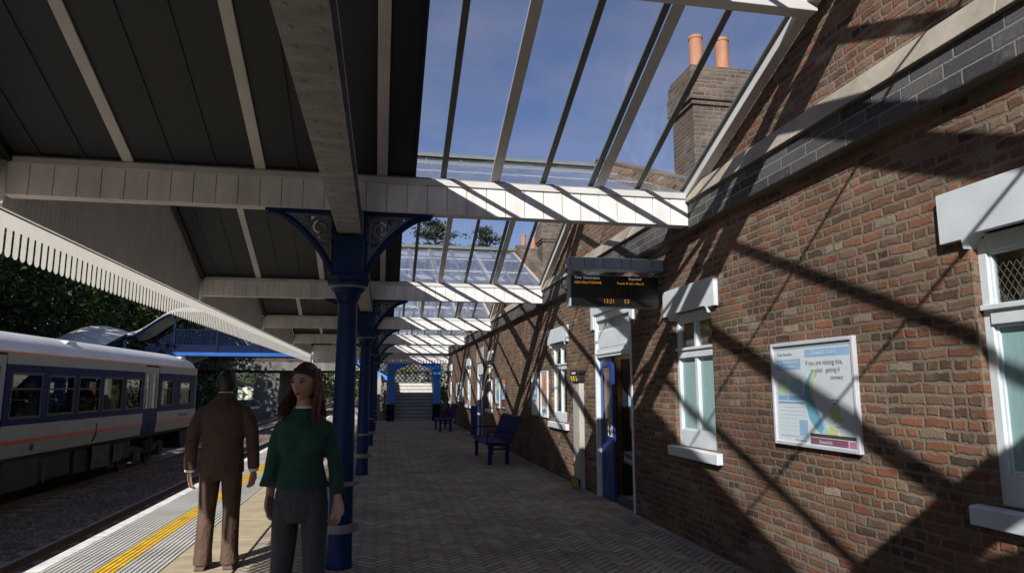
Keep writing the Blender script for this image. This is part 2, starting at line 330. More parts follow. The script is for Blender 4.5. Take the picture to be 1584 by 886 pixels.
# ------------------------------------------------------------------ mesh builder
class MB:
    def __init__(s): s.v = []; s.f = []; s.t = []
    def add(s, vs, fs, tone=None):
        o = len(s.v); s.v += [tuple(p) for p in vs]
        for f in fs:
            s.f.append(tuple(i+o for i in f)); s.t.append(tone)
    def box(s, x0, x1, y0, y1, z0, z1, tone=None):
        v = [(x0, y0, z0), (x1, y0, z0), (x1, y1, z0), (x0, y1, z0), (x0, y0, z1), (x1, y0, z1), (x1, y1, z1), (x0, y1, z1)]
        s.add(v, [(0, 3, 2, 1), (4, 5, 6, 7), (0, 1, 5, 4), (1, 2, 6, 5), (2, 3, 7, 6), (3, 0, 4, 7)], tone)
    def prism(s, poly, axis, a, b, tone=None):
        """poly of 2-D points; axis 'x': (y,z), 'y': (x,z), 'z': (x,y); ends at a and b"""
        n = len(poly)
        def P(p, t):
            return {'x': (t, p[0], p[1]), 'y': (p[0], t, p[1]), 'z': (p[0], p[1], t)}[axis]
        v = [P(p, a) for p in poly]+[P(p, b) for p in poly]
        f = [tuple(range(n-1, -1, -1)), tuple(range(n, 2*n))]
        for i in range(n):
            j = (i+1) % n; f.append((i, j, n+j, n+i))
        s.add(v, f, tone)
    def beam(s, p, q, w, h, up=(0, 0, 1)):
        p = Vector(p); q = Vector(q); d = (q-p).normalized(); u = Vector(up)
        sx = d.cross(u).normalized(); u = sx.cross(d).normalized()
        vs = []
        for c in (p, q):
            for a, b in ((-1, -1), (1, -1), (1, 1), (-1, 1)): vs.append(c+sx*(a*w/2)+u*(b*h/2))
        s.add(vs, [(0, 3, 2, 1), (4, 5, 6, 7), (0, 1, 5, 4), (1, 2, 6, 5), (2, 3, 7, 6), (3, 0, 4, 7)])
    def tube(s, pts, r, n=8, cap=True, flat=1., ref=(1, 0, 0), tone=None):
        """swept tube; r a number or list of radii / (rx, ry)"""
        pts = [Vector(p) for p in pts]; k = len(pts)
        rs = r if isinstance(r, (list, tuple)) else [r]*k
        vs = []; px = None
        for i, p in enumerate(pts):
            t = (pts[min(i+1, k-1)]-pts[max(i-1, 0)])
            t = t.normalized() if t.length > 1e-9 else Vector((0, 0, 1))
            x = Vector(ref) if px is None else px
            x = x-t*x.dot(t)
            if x.length < 1e-4:
                x = Vector((0, 1, 0))-t*t.y
            x.normalize(); px = x; y = t.cross(x)
            rr = rs[i]; rx, ry = rr if isinstance(rr, (tuple, list)) else (rr, rr*flat)
            for j in range(n):
                a = 2*PI*j/n; vs.append(p+x*(math.cos(a)*rx)+y*(math.sin(a)*ry))
        fs = []
        for i in range(k-1):
            for j in range(n):
                jj = (j+1) % n; fs.append((i*n+j, i*n+jj, (i+1)*n+jj, (i+1)*n+j))
        if cap:
            fs.append(tuple(range(n-1, -1, -1))); fs.append(tuple(range((k-1)*n, k*n)))
        s.add(vs, fs, tone)
    def lathe(s, prof, n=20, c=(0, 0, 0), tone=None):
        vs = []
        for r, z in prof:
            for j in range(n):
                a = 2*PI*j/n; vs.append((c[0]+r*math.cos(a), c[1]+r*math.sin(a), c[2]+z))
        k = len(prof); fs = []
        for i in range(k-1):
            for j in range(n):
                jj = (j+1) % n; fs.append((i*n+j, i*n+jj, (i+1)*n+jj, (i+1)*n+j))
        fs.append(tuple(range(n-1, -1, -1))); fs.append(tuple(range((k-1)*n, k*n)))
        s.add(vs, fs, tone)
    def ball(s, c, rx, ry, rz, n=12, m=8, tone=None):
        prof = [(math.sin(PI*i/m), -math.cos(PI*i/m)) for i in range(m+1)]
        vs = []
        for r, z in prof:
            for j in range(n):
                a = 2*PI*j/n; vs.append((c[0]+rx*r*math.cos(a), c[1]+ry*r*math.sin(a), c[2]+rz*z))
        fs = []
        for i in range(m):
            for j in range(n):
                jj = (j+1) % n; fs.append((i*n+j, i*n+jj, (i+1)*n+jj, (i+1)*n+j))
        s.add(vs, fs, tone)
    def xform(s, mtx):
        s.v = [tuple(mtx @ Vector(p)) for p in s.v]; return s
    def build(s, name, mat, parent=None, smooth=False, bevel=0., local=False, toned=False, merge=False):
        off = Vector((0, 0, 0))
        if parent is not None and not local:
            q = parent
            while q is not None: off += q.location; q = q.parent
        me = bpy.data.meshes.new(name)
        me.from_pydata([(p[0]-off.x, p[1]-off.y, p[2]-off.z) for p in s.v], [], s.f)
        if len(s.f) < 6000 and not toned:
            bm = bmesh.new(); bm.from_mesh(me); bmesh.ops.recalc_face_normals(bm, faces=bm.faces); bm.to_mesh(me); bm.free()
        me.materials.append(mat)
        if toned:
            at = me.attributes.new('tone', 'FLOAT_COLOR', 'FACE')
            fl = []
            for t in s.t:
                t = t if t is not None else .5
                if isinstance(t, (int, float)): t = (t, t, t)
                fl += [t[0], t[1], t[2], 1.]
            at.data.foreach_set('color', fl)
        if smooth: me.polygons.foreach_set('use_smooth', [True]*len(me.polygons))
        me.update()
        o = bpy.data.objects.new(name, me); col.objects.link(o)
        if parent is not None: o.parent = parent
        if bevel > 0:
            b = o.modifiers.new('bevel', 'BEVEL'); b.width = bevel; b.segments = 2; b.limit_method = 'ANGLE'; b.angle_limit = R(40)
            b.harden_normals = False
        return o

def thing(name, label, cat, loc=(0, 0, 0), rz=0., group=None):
    o = bpy.data.objects.new(name, None); col.objects.link(o)
    o.empty_display_size = .2
    o.location = loc; o.rotation_euler = (0, 0, rz)
    return tag(o, label, cat, group)
def tag(o, label, cat, group=None):
    o['label'] = label; o['category'] = cat
    if group: o['group'] = group
    return o
def struct(o, kind='structure'):
    o['kind'] = kind; return o
def dup(root, loc, label, rz=None, group=None):
    r = root.copy(); col.objects.link(r); r.location = loc
    if rz is not None: r.rotation_euler = (0, 0, rz)
    r['label'] = label
    if group: r['group'] = group
    for ch in list(root.children):
        c = ch.copy(); col.objects.link(c); c.parent = r
        for g in ch.children:
            d = g.copy(); col.objects.link(d); d.parent = c
    return r
def text(name, body, size, mat, parent, loc, rot, align='LEFT', ext=.0002, sx=1.):
    cu = bpy.data.curves.new(name, 'FONT'); cu.body = body; cu.size = size; cu.align_x = align
    cu.extrude = ext; cu.materials.append(mat)
    tmp = bpy.data.objects.new('tmp', cu); col.objects.link(tmp)
    dg = bpy.context.evaluated_depsgraph_get(); dg.update()
    me = bpy.data.meshes.new_from_object(tmp.evaluated_get(dg), depsgraph=dg); bpy.data.objects.remove(tmp)
    me.name = name; me.materials.clear(); me.materials.append(mat)
    o = bpy.data.objects.new(name, me); col.objects.link(o); o.parent = parent
    o.location = loc; o.rotation_euler = rot; o.scale = (sx, 1, 1)
    return o

# ================================================================== SETTING
W = 3.24
mb = MB(); mb.add([(-900, -300, -1.35), (900, -300, -1.35), (900, 1500, -1.35), (-900, 1500, -1.35)], [(0, 1, 2, 3)])
struct(mb.build('ground', M['ground']))
mb = MB(); mb.box(-10.6, -3.0, -12, 130, -1.5, -1.12)
struct(mb.build('trackbed', M['ballast']))
mb = MB(); mb.box(-3.05, W+.1, -12, 60, -1.4, -.012)
struct(mb.build('platform', M['dark_brick']))
mb = MB(); mb.box(-1.3, W+.05, -12, 60, -.011, -.0016)
struct(mb.build('paving_bed', M['joint']))
# herringbone pavers, every one a block with its own tone
mb = MB(); w_ = .078; n_ = 3; g = .014
c45 = math.cos(PI/4)
rp = random.Random(3)
cols = [(.43, .39, .32), (.48, .43, .355), (.38, .34, .285), (.52, .46, .375), (.43, .355, .285), (.44, .405, .35), (.47, .37, .295)]
for i in range(-90, 460):
    for j in range(-460, 460):
        d = (i-j) % (2*n_)
        if d == 0: x0, x1, y0, y1 = i*w_, (i+n_)*w_, j*w_, (j+1)*w_
        elif d == 2*n_-1: x0, x1, y0, y1 = i*w_, (i+1)*w_, j*w_, (j+n_)*w_
        else: continue
        cx, cy = (x0+x1)/2, (y0+y1)/2
        X = (cx-cy)*c45; Y = (cx+cy)*c45
        if not (-1.33 < X < W+.08 and 3.2 < Y < 35.5): continue
        b = rp.choice(cols); k = rp.uniform(.82, 1.1); tn = tuple(v*k for v in b)
        h = rp.uniform(-.0004, .0004)
        P = []
        for ins, z in ((g/2, -.004), (g/2, h-.001), (g/2+.001, h)):
            for x, y in ((x0+ins, y0+ins), (x1-ins, y0+ins), (x1-ins, y1-ins), (x0+ins, y1-ins)):
                P.append(((x-y)*c45, (x+y)*c45, z))
        F = [(8, 9, 10, 11)]
        for q in range(4):
            r_ = (q+1) % 4
            F.append((4+q, 4+r_, 8+r_, 8+q))
            if Y < 14: F.append((q, r_, 4+r_, 4+q))
        mb.add(P, F, tn)
struct(mb.build('brick_paving', M['paver'], toned=True))
# platform edge: tan slabs, ribbed tactile strip, painted lines
mb = MB(); y = -4.
while y < 58:
    mb.box(-1.885, -1.262, y+.004, y+.596, -.06, .003+rp.uniform(-.001, .001)); y += .6
struct(mb.build('edge_slabs', M['tan_slab'], bevel=.004))
mb = MB(); mb.box(-1.262, -1.235, -4, 35, -.05, .0005)
struct(mb.build('drain_joint', M['black']))
mb = MB(); mb.box(-2.92, -1.889, -8, 58, -.06, -.004)
struct(mb.build('tactile_bed', M['tactile_joint']))
def ribs(name, x0, x1, mat, step, z0):
    m_ = MB(); y = -4.
    while y < 58:
        x = x0
        while x < x1-.01:
            xe = min(x+step, x1)
            m_.prism([(x+.003, z0), (x+.009, z0+.010), (xe-.009, z0+.010), (xe-.003, z0)], 'y', y+.003, y+.397); x += step
        y += .4
    return struct(m_.build(name, mat))
ribs('tactile_paving', -2.92, -2.455, M['tactile'], .048, -.005)
ribs('tactile_paving', -2.265, -1.889, M['tactile'], .047, -.005)
ribs('yellow_line', -2.455, -2.265, M['yellow_line'], .0475, -.003)
mb = MB(); y = -8.
while y < 58:
    mb.box(-3.06, -2.925, y+.003, y+.747, -.11, .004); y += .75
struct(mb.build('white_line', M['white_line'], bevel=.006))

# ------------------------------------------------------------------ railway tracks
def track(label, cl, y0, y1, near):
    """cl: list of (x, y) down the centre"""
    t = thing('railway_track', label, 'railway track', (cl[0][0], cl[0][1], -1.12))
    def cx(y):
        for (xa, ya), (xb, yb) in zip(cl, cl[1:]):
            if y <= yb: return xa+(xb-xa)*(y-ya)/(yb-ya)
        return cl[-1][0]
    for sgn in (-1, 1):
        m1 = MB(); m2 = MB()
        for (xa, ya), (xb, yb) in zip(cl, cl[1:]):
            for m_, prof in ((m1, [(-.065, -1.12), (.065, -1.12), (.065, -1.105), (.012, -1.08), (.012, -.99), (.034, -.975), (.034, -.953), (-.034, -.953), (-.034, -.975), (-.012, -.99), (-.012, -1.08), (-.065, -1.105)]),
                             (m2, [(-.033, -.954), (.033, -.954), (.028, -.948), (-.028, -.948)])):
                A = [(xa+sgn*.752+p[0], ya, p[1]) for p in prof]; B = [(xb+sgn*.752+p[0], yb, p[1]) for p in prof]
                n = len(prof); fs = [(i, (i+1) % n, n+(i+1) % n, n+i) for i in range(n)]
                m_.add(A+B, fs)
        r = m1.build('rail', M['rail'], t); m2.build('rail_head', M['railtop'], r)
    y = y0; k = 0; rest = MB(); proto = None
    while y < y1:
        x = cx(y)
        if k < 90:
            if proto is None:
                m_ = MB(); m_.box(x-1.25, x+1.25, y-.125, y+.125, -1.25, -1.095)
                proto = m_.build('sleeper', M['sleeper'], t, bevel=.012); px, py = x, y
            else:
                o = proto.copy(); col.objects.link(o); o.parent = t; o.location = (x-px, y-py, random.uniform(-.006, .004))
        else: rest.box(x-1.25, x+1.25, y-.125, y+.125, -1.25, -1.095)
        y += .65; k += 1
    struct(rest.build('far_sleepers', M['sleeper'], t), 'stuff')
    return t
track('near railway track between the platform edge and the train', [(-4.6, -6), (-4.6, 130)], 4, 128, True)
TH = R(1.7)
track('farther railway track under the white and blue train', [(-9.05-.0297*21, -6), (-9.05+.0297*31, 46), (-8.0, 56), (-8.0, 130)], 6, 128, False)

# loose stones of the ballast
mb = MB(); rs = random.Random(11)
for _ in range(9000):
    x = rs.choice((rs.uniform(-8.1, -5.45), rs.uniform(-5.2, -4.0), rs.uniform(-8.1, -5.45))); y = 7+26*rs.random()**1.6; s_ = rs.uniform(.018, .042)
    v = []
    a0 = rs.uniform(0, PI)
    for k in range(4):
        a = a0+k*PI/2; v.append((x+math.cos(a)*s_*rs.uniform(.8, 1.4), y+math.sin(a)*s_*rs.uniform(.8, 1.4), -1.12+rs.uniform(0, .02)))
    v.append((x+rs.uniform(-.01, .01), y+rs.uniform(-.01, .01), -1.12+s_*rs.uniform(.7, 1.3)))
    k = rs.uniform(.5, 1.5)
    mb.add(v, [(0, 1, 4), (1, 2, 4), (2, 3, 4), (3, 0, 4)], (.2*k, .152*k, .136*k))
struct(mb.build('ballast_stones', M['stones'], toned=True), 'stuff')

# far platform and its bank
mb = MB(); mb.prism([(-10, -1.4), (64, -1.4), (70, -1.1), (64, 0), (-10, 0)], 'x', -14.2, -10.55)
struct(mb.build('far_platform', M['asphalt']))
mb = MB(); mb.box(-10.8, -10.53, -10, 63.9, -.1, .004)
struct(mb.build('far_platform_edge', M['white_line']))
# bank behind: uneven grassy slope as one sheet
mb = MB(); nx, ny = 16, 60; rb = random.Random(5); vs = []
for j in range(ny+1):
    for i in range(nx+1):
        x = -14.4-i*3.2; y = -60+j*6.
        z = -.2+min(7.5, i*3.2*.42)+rb.uniform(-.3, .3)*(i > 0)
        vs.append((x, y, z if i else -1.4))
fs = [(j*(nx+1)+i, j*(nx+1)+i+1, (j+1)*(nx+1)+i+1, (j+1)*(nx+1)+i) for j in range(ny) for i in range(nx)]
mb.add(vs, fs); struct(mb.build('grass_bank', M['grass'], smooth=True))

# ================================================================== STATION BUILDING
BY0, BY1 = -10., 35.
bld = thing('station_building', 'weathered red brick station building with white stone window surrounds along the platform', 'building', (W, 6., 0))
ops = [(2.18, 3.24, .98, 2.45), (6.37, 7.31, .98, 2.43), (8.64, 10.24, -.02, 2.72), (11.95, 13.07, .98, 2.45),
       (20.48, 21.5, .98, 2.45), (22.5, 23.75, -.02, 2.45), (25.75, 26.95, .98, 2.45), (32.9, 33.9, .98, 2.45)]
mb = MB(); y = BY0; ZT = 3.3
for a, b, z0, z1 in ops:
    mb.box(W, W+.34, y, a, -.05, ZT)
    if z0 > 0: mb.box(W, W+.34, a, b, -.05, z0)
    mb.box(W, W+.34, a, b, z1, ZT); y = b
mb.box(W, W+.34, y, BY1, -.05, ZT)
mb.box(W, 9.5, BY1, BY1+.34, -.05, ZT)        # end wall
mb.build('wall', M['brick'], bld)
mb = MB()
mb.box(W-.1, W+.3, BY0, BY1+.04, 3.2735, 3.5447)
mb.build('cornice', M['cornice_brick'], bld, bevel=.006)
mb = MB(); y = BY0
while y < BY1:
    e = min(y+1.83, BY1); mb.prism([(W-.135, 3.548), (W+.3, 3.548), (W+.3, 3.715), (W-.09, 3.715)], 'y', y+.002, e-.002); y += 1.83
mb.build('stone_band', M['stone'], bld, bevel=.006)
# gables: brick triangles closing each roof bay against the building
SL = .41; ZV = 3.66; PITCH = 6.8; YB = [6.66+PITCH*k for k in range(-2, 5)]
def zroof(y):                       # glass line
    k = (y-YB[0]) % PITCH
    return ZV+SL*(k if k < PITCH/2 else PITCH-k)
for k in range(len(YB)-1):
    y0, y1 = YB[k], YB[k+1]; ym = (y0+y1)/2
    mb = MB(); zb = 3.716
    mb.prism([(y0+.02, zb), (y1-.02, zb), (y1-.02, ZV+.13), (ym, ZV+SL*PITCH/2+.13), (y0+.02, ZV+.13)], 'x', W+.02, W+.27)
    gb = mb.build('gable', M['brick'], bld)
    m2 = MB()
    for s_ in (-1, 1):
        m2.beam((W+.145, ym+s_*3.36, ZV+.15), (W+.145, ym, ZV+SL*3.4+.165), .25, .03)
    m2.build('coping', M['chimney_brick'], gb)
# roof behind and its chimneys
mb = MB(); mb.prism([(W+.28, 3.66), (6.9, 5.45), (10.4, 3.4), (10.4, 3.3), (6.9, 5.33), (W+.28, 3.5)], 'y', BY0, BY1+.2)
mb.build('roof', M['slate'], bld)
def chimney(x, y, top, scale=1.):
    mb = MB(); s = scale
    mb.box(x, x+1.12*s, y, y+.82*s, 3.9, top-.6)
    ch = mb.build('chimney', M['chimney_brick'], bld)
    m2 = MB()
    m2.box(x-.07*s, x+1.19*s, y-.07*s, y+.89*s, top-.62, top-.32)
    m2.box(x-.05*s, x+1.17*s, y-.05*s, y+.87*s, top-.32, top-.085); m2.box(x-.02*s, x+1.14*s, y-.02*s, y+.84*s, top-.085, top)
    m2.box(x-.035*s, x+1.155*s, y-.035*s, y+.855*s, top-.70, top-.62)
    m2.build('chimney_cap', M['chimney_brick'], ch)
    for px in (.3, .8):
        m3 = MB(); cx, cy = x+px*s, y+.41*s
        m3.lathe([(.135, -.05), (.135, .0), (.125, .03), (.116, .68), (.128, .70), (.128, .75), (.095, .75), (.095, .4)], 20, (cx, cy, top))
        m3.build('chimney_pot', M['terracotta'], ch, smooth=False)
chimney(5., 10.15, 7.02); chimney(5., 21.2, 7.02); chimney(6.25, 31.5, 8.25)

# rooms behind the openings
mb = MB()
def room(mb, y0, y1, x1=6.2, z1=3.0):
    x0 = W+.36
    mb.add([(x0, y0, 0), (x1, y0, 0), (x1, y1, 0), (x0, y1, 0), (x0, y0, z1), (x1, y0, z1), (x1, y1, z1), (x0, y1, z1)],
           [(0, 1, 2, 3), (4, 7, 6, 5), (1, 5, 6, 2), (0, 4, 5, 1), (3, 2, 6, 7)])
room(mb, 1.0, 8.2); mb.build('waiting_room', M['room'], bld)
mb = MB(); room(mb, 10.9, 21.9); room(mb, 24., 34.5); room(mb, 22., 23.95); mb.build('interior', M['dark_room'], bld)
mb = MB()
for (x, y) in ((4.35, 3.1), (4.35, 4.9), (5.2, 3.9), (4.4, 7.2)): mb.box(x-.06, x+.06, y-.45, y+.45, 2.88, 2.96)
mb.build('ceiling_lamp', M['lamp'], bld)

def window(y0, y1, z0, z1, kind):
    """sash window in an opening: stone lintel, sill, frame, panes"""
    ym = (y0+y1)/2
    mb = MB(); o = .16
    # shouldered lintel with a shallow arched underside
    pts = [(y0-o, z1+.275), (y0-o, z1-.02), (y0-.01, z1-.02)]
    for k in range(7):
        a = PI/2*k/6; pts.append((y0+.09-.09*math.cos(a), z1-.075+.075*math.sin(a)))
    for k in range(7):
        a = PI/2*(6-k)/6; pts.append((y1-.09+.09*math.cos(a), z1-.075+.075*math.sin(a)))
    pts += [(y1+.01, z1-.02), (y1+o, z1-.02), (y1+o, z1+.275)]
    mb.prism(pts, 'x', W-.045, W+.1)
    fr = MB(); x0, x1 = W+.045, W+.115
    t = .055
    fr.box(x0, x1, y0, y0+t, z0, z1-.02); fr.box(x0, x1, y1-t, y1, z0, z1-.02)
    fr.box(x0, x1, y0+t, y1-t, z1-.1, z1); fr.box(x0, x1, y0+t, y1-t, z0, z0+.17)
    zt = z0+(z1-z0)*.69
    fr.box(x0-.012, x1, y0+t, y1-t, zt-.05, zt+.05)
    fr.box(x0-.03, x0-.011, y0+.01, y1-.01, zt+.03, zt+.06)
    fr.box(x0, x1-.01, ym-.03, ym+.03, z0+.17, zt-.05); fr.box(x0, x1-.01, ym-.025, ym+.025, zt+.05, z1-.1)
    # inner beads of the panes
    for (a, b) in ((y0+t, ym-.03), (ym+.03, y1-t)):
        for (c, d) in ((z0+.17, zt-.05), (zt+.05, z1-.1)):
            for bx in ((a, a+.016, c, d), (b-.016, b, c, d), (a+.016, b-.016, c, c+.016), (a+.016, b-.016, d-.016, d)):
                fr.box(x0+.018, x0+.05, *bx)
    w_o = fr.build('window', M['white_paint'], bld, bevel=.004)
    mb.build('lintel', M['white_paint'], w_o, bevel=.006)
    sl = MB(); sl.prism([(W-.06, z0-.115), (W+.1, z0-.115), (W+.1, z0+.005), (W-.048, z0-.012), (W-.06, z0-.02)], 'y', y0-.115, y1+.115)
    sl.build('sill', M['white_paint'], w_o, bevel=.005)
    lo = MB(); up = MB(); wr = MB()
    for (a, b) in ((y0+t, ym-.03), (ym+.03, y1-t)):
        lo.box(x0+.03, x0+.036, a, b, z0+.17, zt-.05); up.box(x0+.03, x0+.036, a, b, zt+.05, z1-.1)
        if kind == 'frost':
            hh = z1-.1-(zt+.05); ww = b-a
            for sgn in (-1, 1):
                k = -hh*1.0
                while k < ww:
                    ya, yb = k, k+hh*.62
                    za, zb = 0, hh
                    if ya < 0: za += (0-ya)/(.62); ya = 0
                    if yb > ww: zb -= (yb-ww)/(.62); yb = ww
                    if yb > ya+.005 and zb > za:
                        if sgn < 0: pa, pb = (b-ya), (b-yb)
                        else: pa, pb = a+ya, a+yb
                        wr.tube([(x0+.048, pa, zt+.05+za), (x0+.048, pb, zt+.05+zb)], .0022, 5)
                    k += .042
    lo.build('lower_pane', M['frost'] if kind == 'frost' else M['clear'], w_o)
    up.build('upper_pane', M['clear'], w_o)
    if kind == 'frost': wr.build('wire_mesh', M['wire'], w_o)
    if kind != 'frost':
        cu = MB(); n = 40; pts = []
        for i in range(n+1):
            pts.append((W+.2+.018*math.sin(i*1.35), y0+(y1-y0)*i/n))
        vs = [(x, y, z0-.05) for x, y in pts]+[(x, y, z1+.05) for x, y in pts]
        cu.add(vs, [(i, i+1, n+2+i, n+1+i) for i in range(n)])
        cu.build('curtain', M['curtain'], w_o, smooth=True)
    return w_o
for i, (a, b, z0, z1) in enumerate(ops):
    if z0 > 0: window(a, b, z0, z1, 'frost' if i in (0, 1, 7) else 'dark')

# near doorway: white frame, panelled fanlight, blue leaf shut at the far side, dark lobby
y0, y1 = 8.64, 10.24
fr = MB(); x0, x1 = W+.02, W+.14
fr.box(x0-.03, x1, y0, y0+.06, 0, 2.72); fr.box(x0-.03, x1, y1-.06, y1, 0, 2.72)
fr.box(x0-.02, x1, y0+.06, y1-.06, 2.62, 2.72); fr.box(x0-.02, x1, y0+.06, y1-.06, 2.06, 2.19)
fr.box(x0-.035, x0-.021, y0+.03, y1-.03, 2.10, 2.135)
df = fr.build('door_frame', M['white_paint'], bld, bevel=.005)
mb = MB(); mb.box(x0+.01, x0+.05, y0+.06, y1-.06, 2.19, 2.47); mb.box(x0-.004, x0+.02, y0+.1, y1-.1, 2.205, 2.455); mb.build('fanlight_panel', M['white_paint'], df, bevel=.004)
mb = MB(); mb.box(x0+.02, x0+.03, y0+.06, y1-.06, 2.47, 2.62); mb.build('fanlight_glass', M['steel'], df)
o = text('lettering', 'TICKETS', .135, M['ink'], df, (x0+.012-W, 9.9-6., 2.495), (R(90), 0, R(-90)), sx=1.05)
mb = MB(); mb.box(W-.03, W+.12, y0-.13, y0-.001, 2.5, 2.95); mb.box(W-.03, W+.12, y1+.001, y1+.13, 2.5, 2.95); mb.box(W-.034, W+.12, y0-.002, y1+.002, 2.722, 2.952)
mb.build('lintel', M['white_paint'], df, bevel=.006)
lf = MB(); xa, xb = W+.055, W+.1
ya, yb = 9.64, 10.18
lf.box(xa, xb, ya, ya+.12, .01, 2.06); lf.box(xa, xb, yb-.12, yb, .01, 2.06); lf.box(xa, xb, ya+.12, yb-.12, .01, .3); lf.box(xa, xb, ya+.12, yb-.12, 1.92, 2.06)
lf.box(xa, xb, ya+.12, yb-.12, .84, .98); lf.box(xa+.012, xb-.01, ya+.12, yb-.12, .3, .84)
leaf = lf.build('door', M['door_blue'], bld, bevel=.004)
mb = MB(); mb.box(xa+.015, xa+.022, ya+.12, yb-.12, .98, 1.92); mb.build('door_pane', M['tan_pane'], leaf)
mb = MB(); mb.box(xa-.012, xa, ya+.02, ya+.09, .9, 1.15); mb.tube([(xa-.01, ya+.05, .9), (xa-.05, ya+.05, .92), (xa-.05, ya+.05, 1.1), (xa-.01, ya+.05, 1.12)], .009, 8); mb.build('handle', M['steel'], leaf)
# lobby
mb = MB(); X2 = W+1.6
mb.add([(W+.34, y0-.1, .004), (X2, y0-.1, .004), (X2, y1+.1, .004), (W+.34, y1+.1, .004), (W+.34, y0-.1, 2.6), (X2, y0-.1, 2.6), (X2, y1+.1, 2.6), (W+.34, y1+.1, 2.6)],
       [(0, 1, 2, 3), (4, 7, 6, 5), (0, 4, 5, 1), (3, 2, 6, 7), (1, 5, 6, 2)])
mb.build('lobby', M['room'], bld)
# inner pair of dark half-glazed doors standing across the lobby
mb = MB(); xi = W+.42
for (a, b) in ((8.7, 9.02), (9.06, 9.5), ):
    pass
yi = 10.1
def inner_leaf(xa, xb):
    m_ = MB()
    m_.box(xa, xa+.09, yi, yi+.04, .01, 2.05); m_.box(xb-.09, xb, yi, yi+.04, .01, 2.05)
    m_.box(xa+.09, xb-.09, yi, yi+.04, .01, .95); m_.box(xa+.09, xb-.09, yi, yi+.04, 1.9, 2.05)
    d_ = m_.build('inner_door', M['door_dark'], bld, bevel=.004)
    m_ = MB(); m_.box(xa+.09, xb-.09, yi+.015, yi+.022, .95, 1.9); m_.build('door_pane', M['clear'], d_)
    m_ = MB(); m_.box(xa+.1, xa+.12, yi-.05, yi-.03, 1.0, 1.3); m_.box(xa+.1, xa+.12, yi-.03, yi, 1.0, 1.02); m_.box(xa+.1, xa+.12, yi-.03, yi, 1.28, 1.3); m_.build('handle', M['steel'], d_)
inner_leaf(W+.38, W+.95); inner_leaf(W+.96, W+1.55)

mb = MB(); mb.box(W+.7, W+1.1, 9.2, 9.6, 2.5, 2.56); mb.build('lobby_fill_panel', M['lobby_fill_panel'], bld)  # glowing panel added to brighten the dark lobby
mb = MB(); mb.box(W+.47, W+.86, yi-.012, yi-.004, 1.0, 1.62); tag(mb.build('poster', M['paper_mid']), 'blue poster on the dark inner door inside the near doorway', 'poster')
# second doorway, further along
y0, y1 = 22.5, 23.75
fr = MB(); fr.box(x0-.03, x1, y0, y0+.06, 0, 2.45); fr.box(x0-.03, x1, y1-.06, y1, 0, 2.45); fr.box(x0-.02, x1, y0+.06, y1-.06, 2.05, 2.45)
df = fr.build('door_frame', M['white_paint'], bld, bevel=.005)
mb = MB(); mb.box(W-.03, W+.12, y0-.14, y1+.14, 2.452, 2.95); mb.build('lintel', M['stone'], df, bevel=.006)
lf = MB(); lf.box(xa, xb, y0+.06, y0+.2, .01, 2.04); lf.box(xa, xb, y1-.2, y1-.06, .01, 2.04); lf.box(xa, xb, y0+.2, y1-.2, .01, .95); lf.box(xa, xb, y0+.2, y1-.2, 1.9, 2.04)
lf.box(xa, xb, 23.06, 23.2, .95, 1.9)
leaf = lf.build('door', M['door_blue'], bld, bevel=.004)
mb = MB(); mb.box(xa+.015, xa+.022, y0+.2, y1-.2, .95, 1.9); mb.build('door_pane', M['tan_pane'], leaf)
# hood of a second leaf swung out over the platform
lf = MB(); lf.box(W-.24, W-.03, y1-.06, y1-.02, .02, 1.0); lf.build('door_gate', M['door_blue'], bld, bevel=.004)

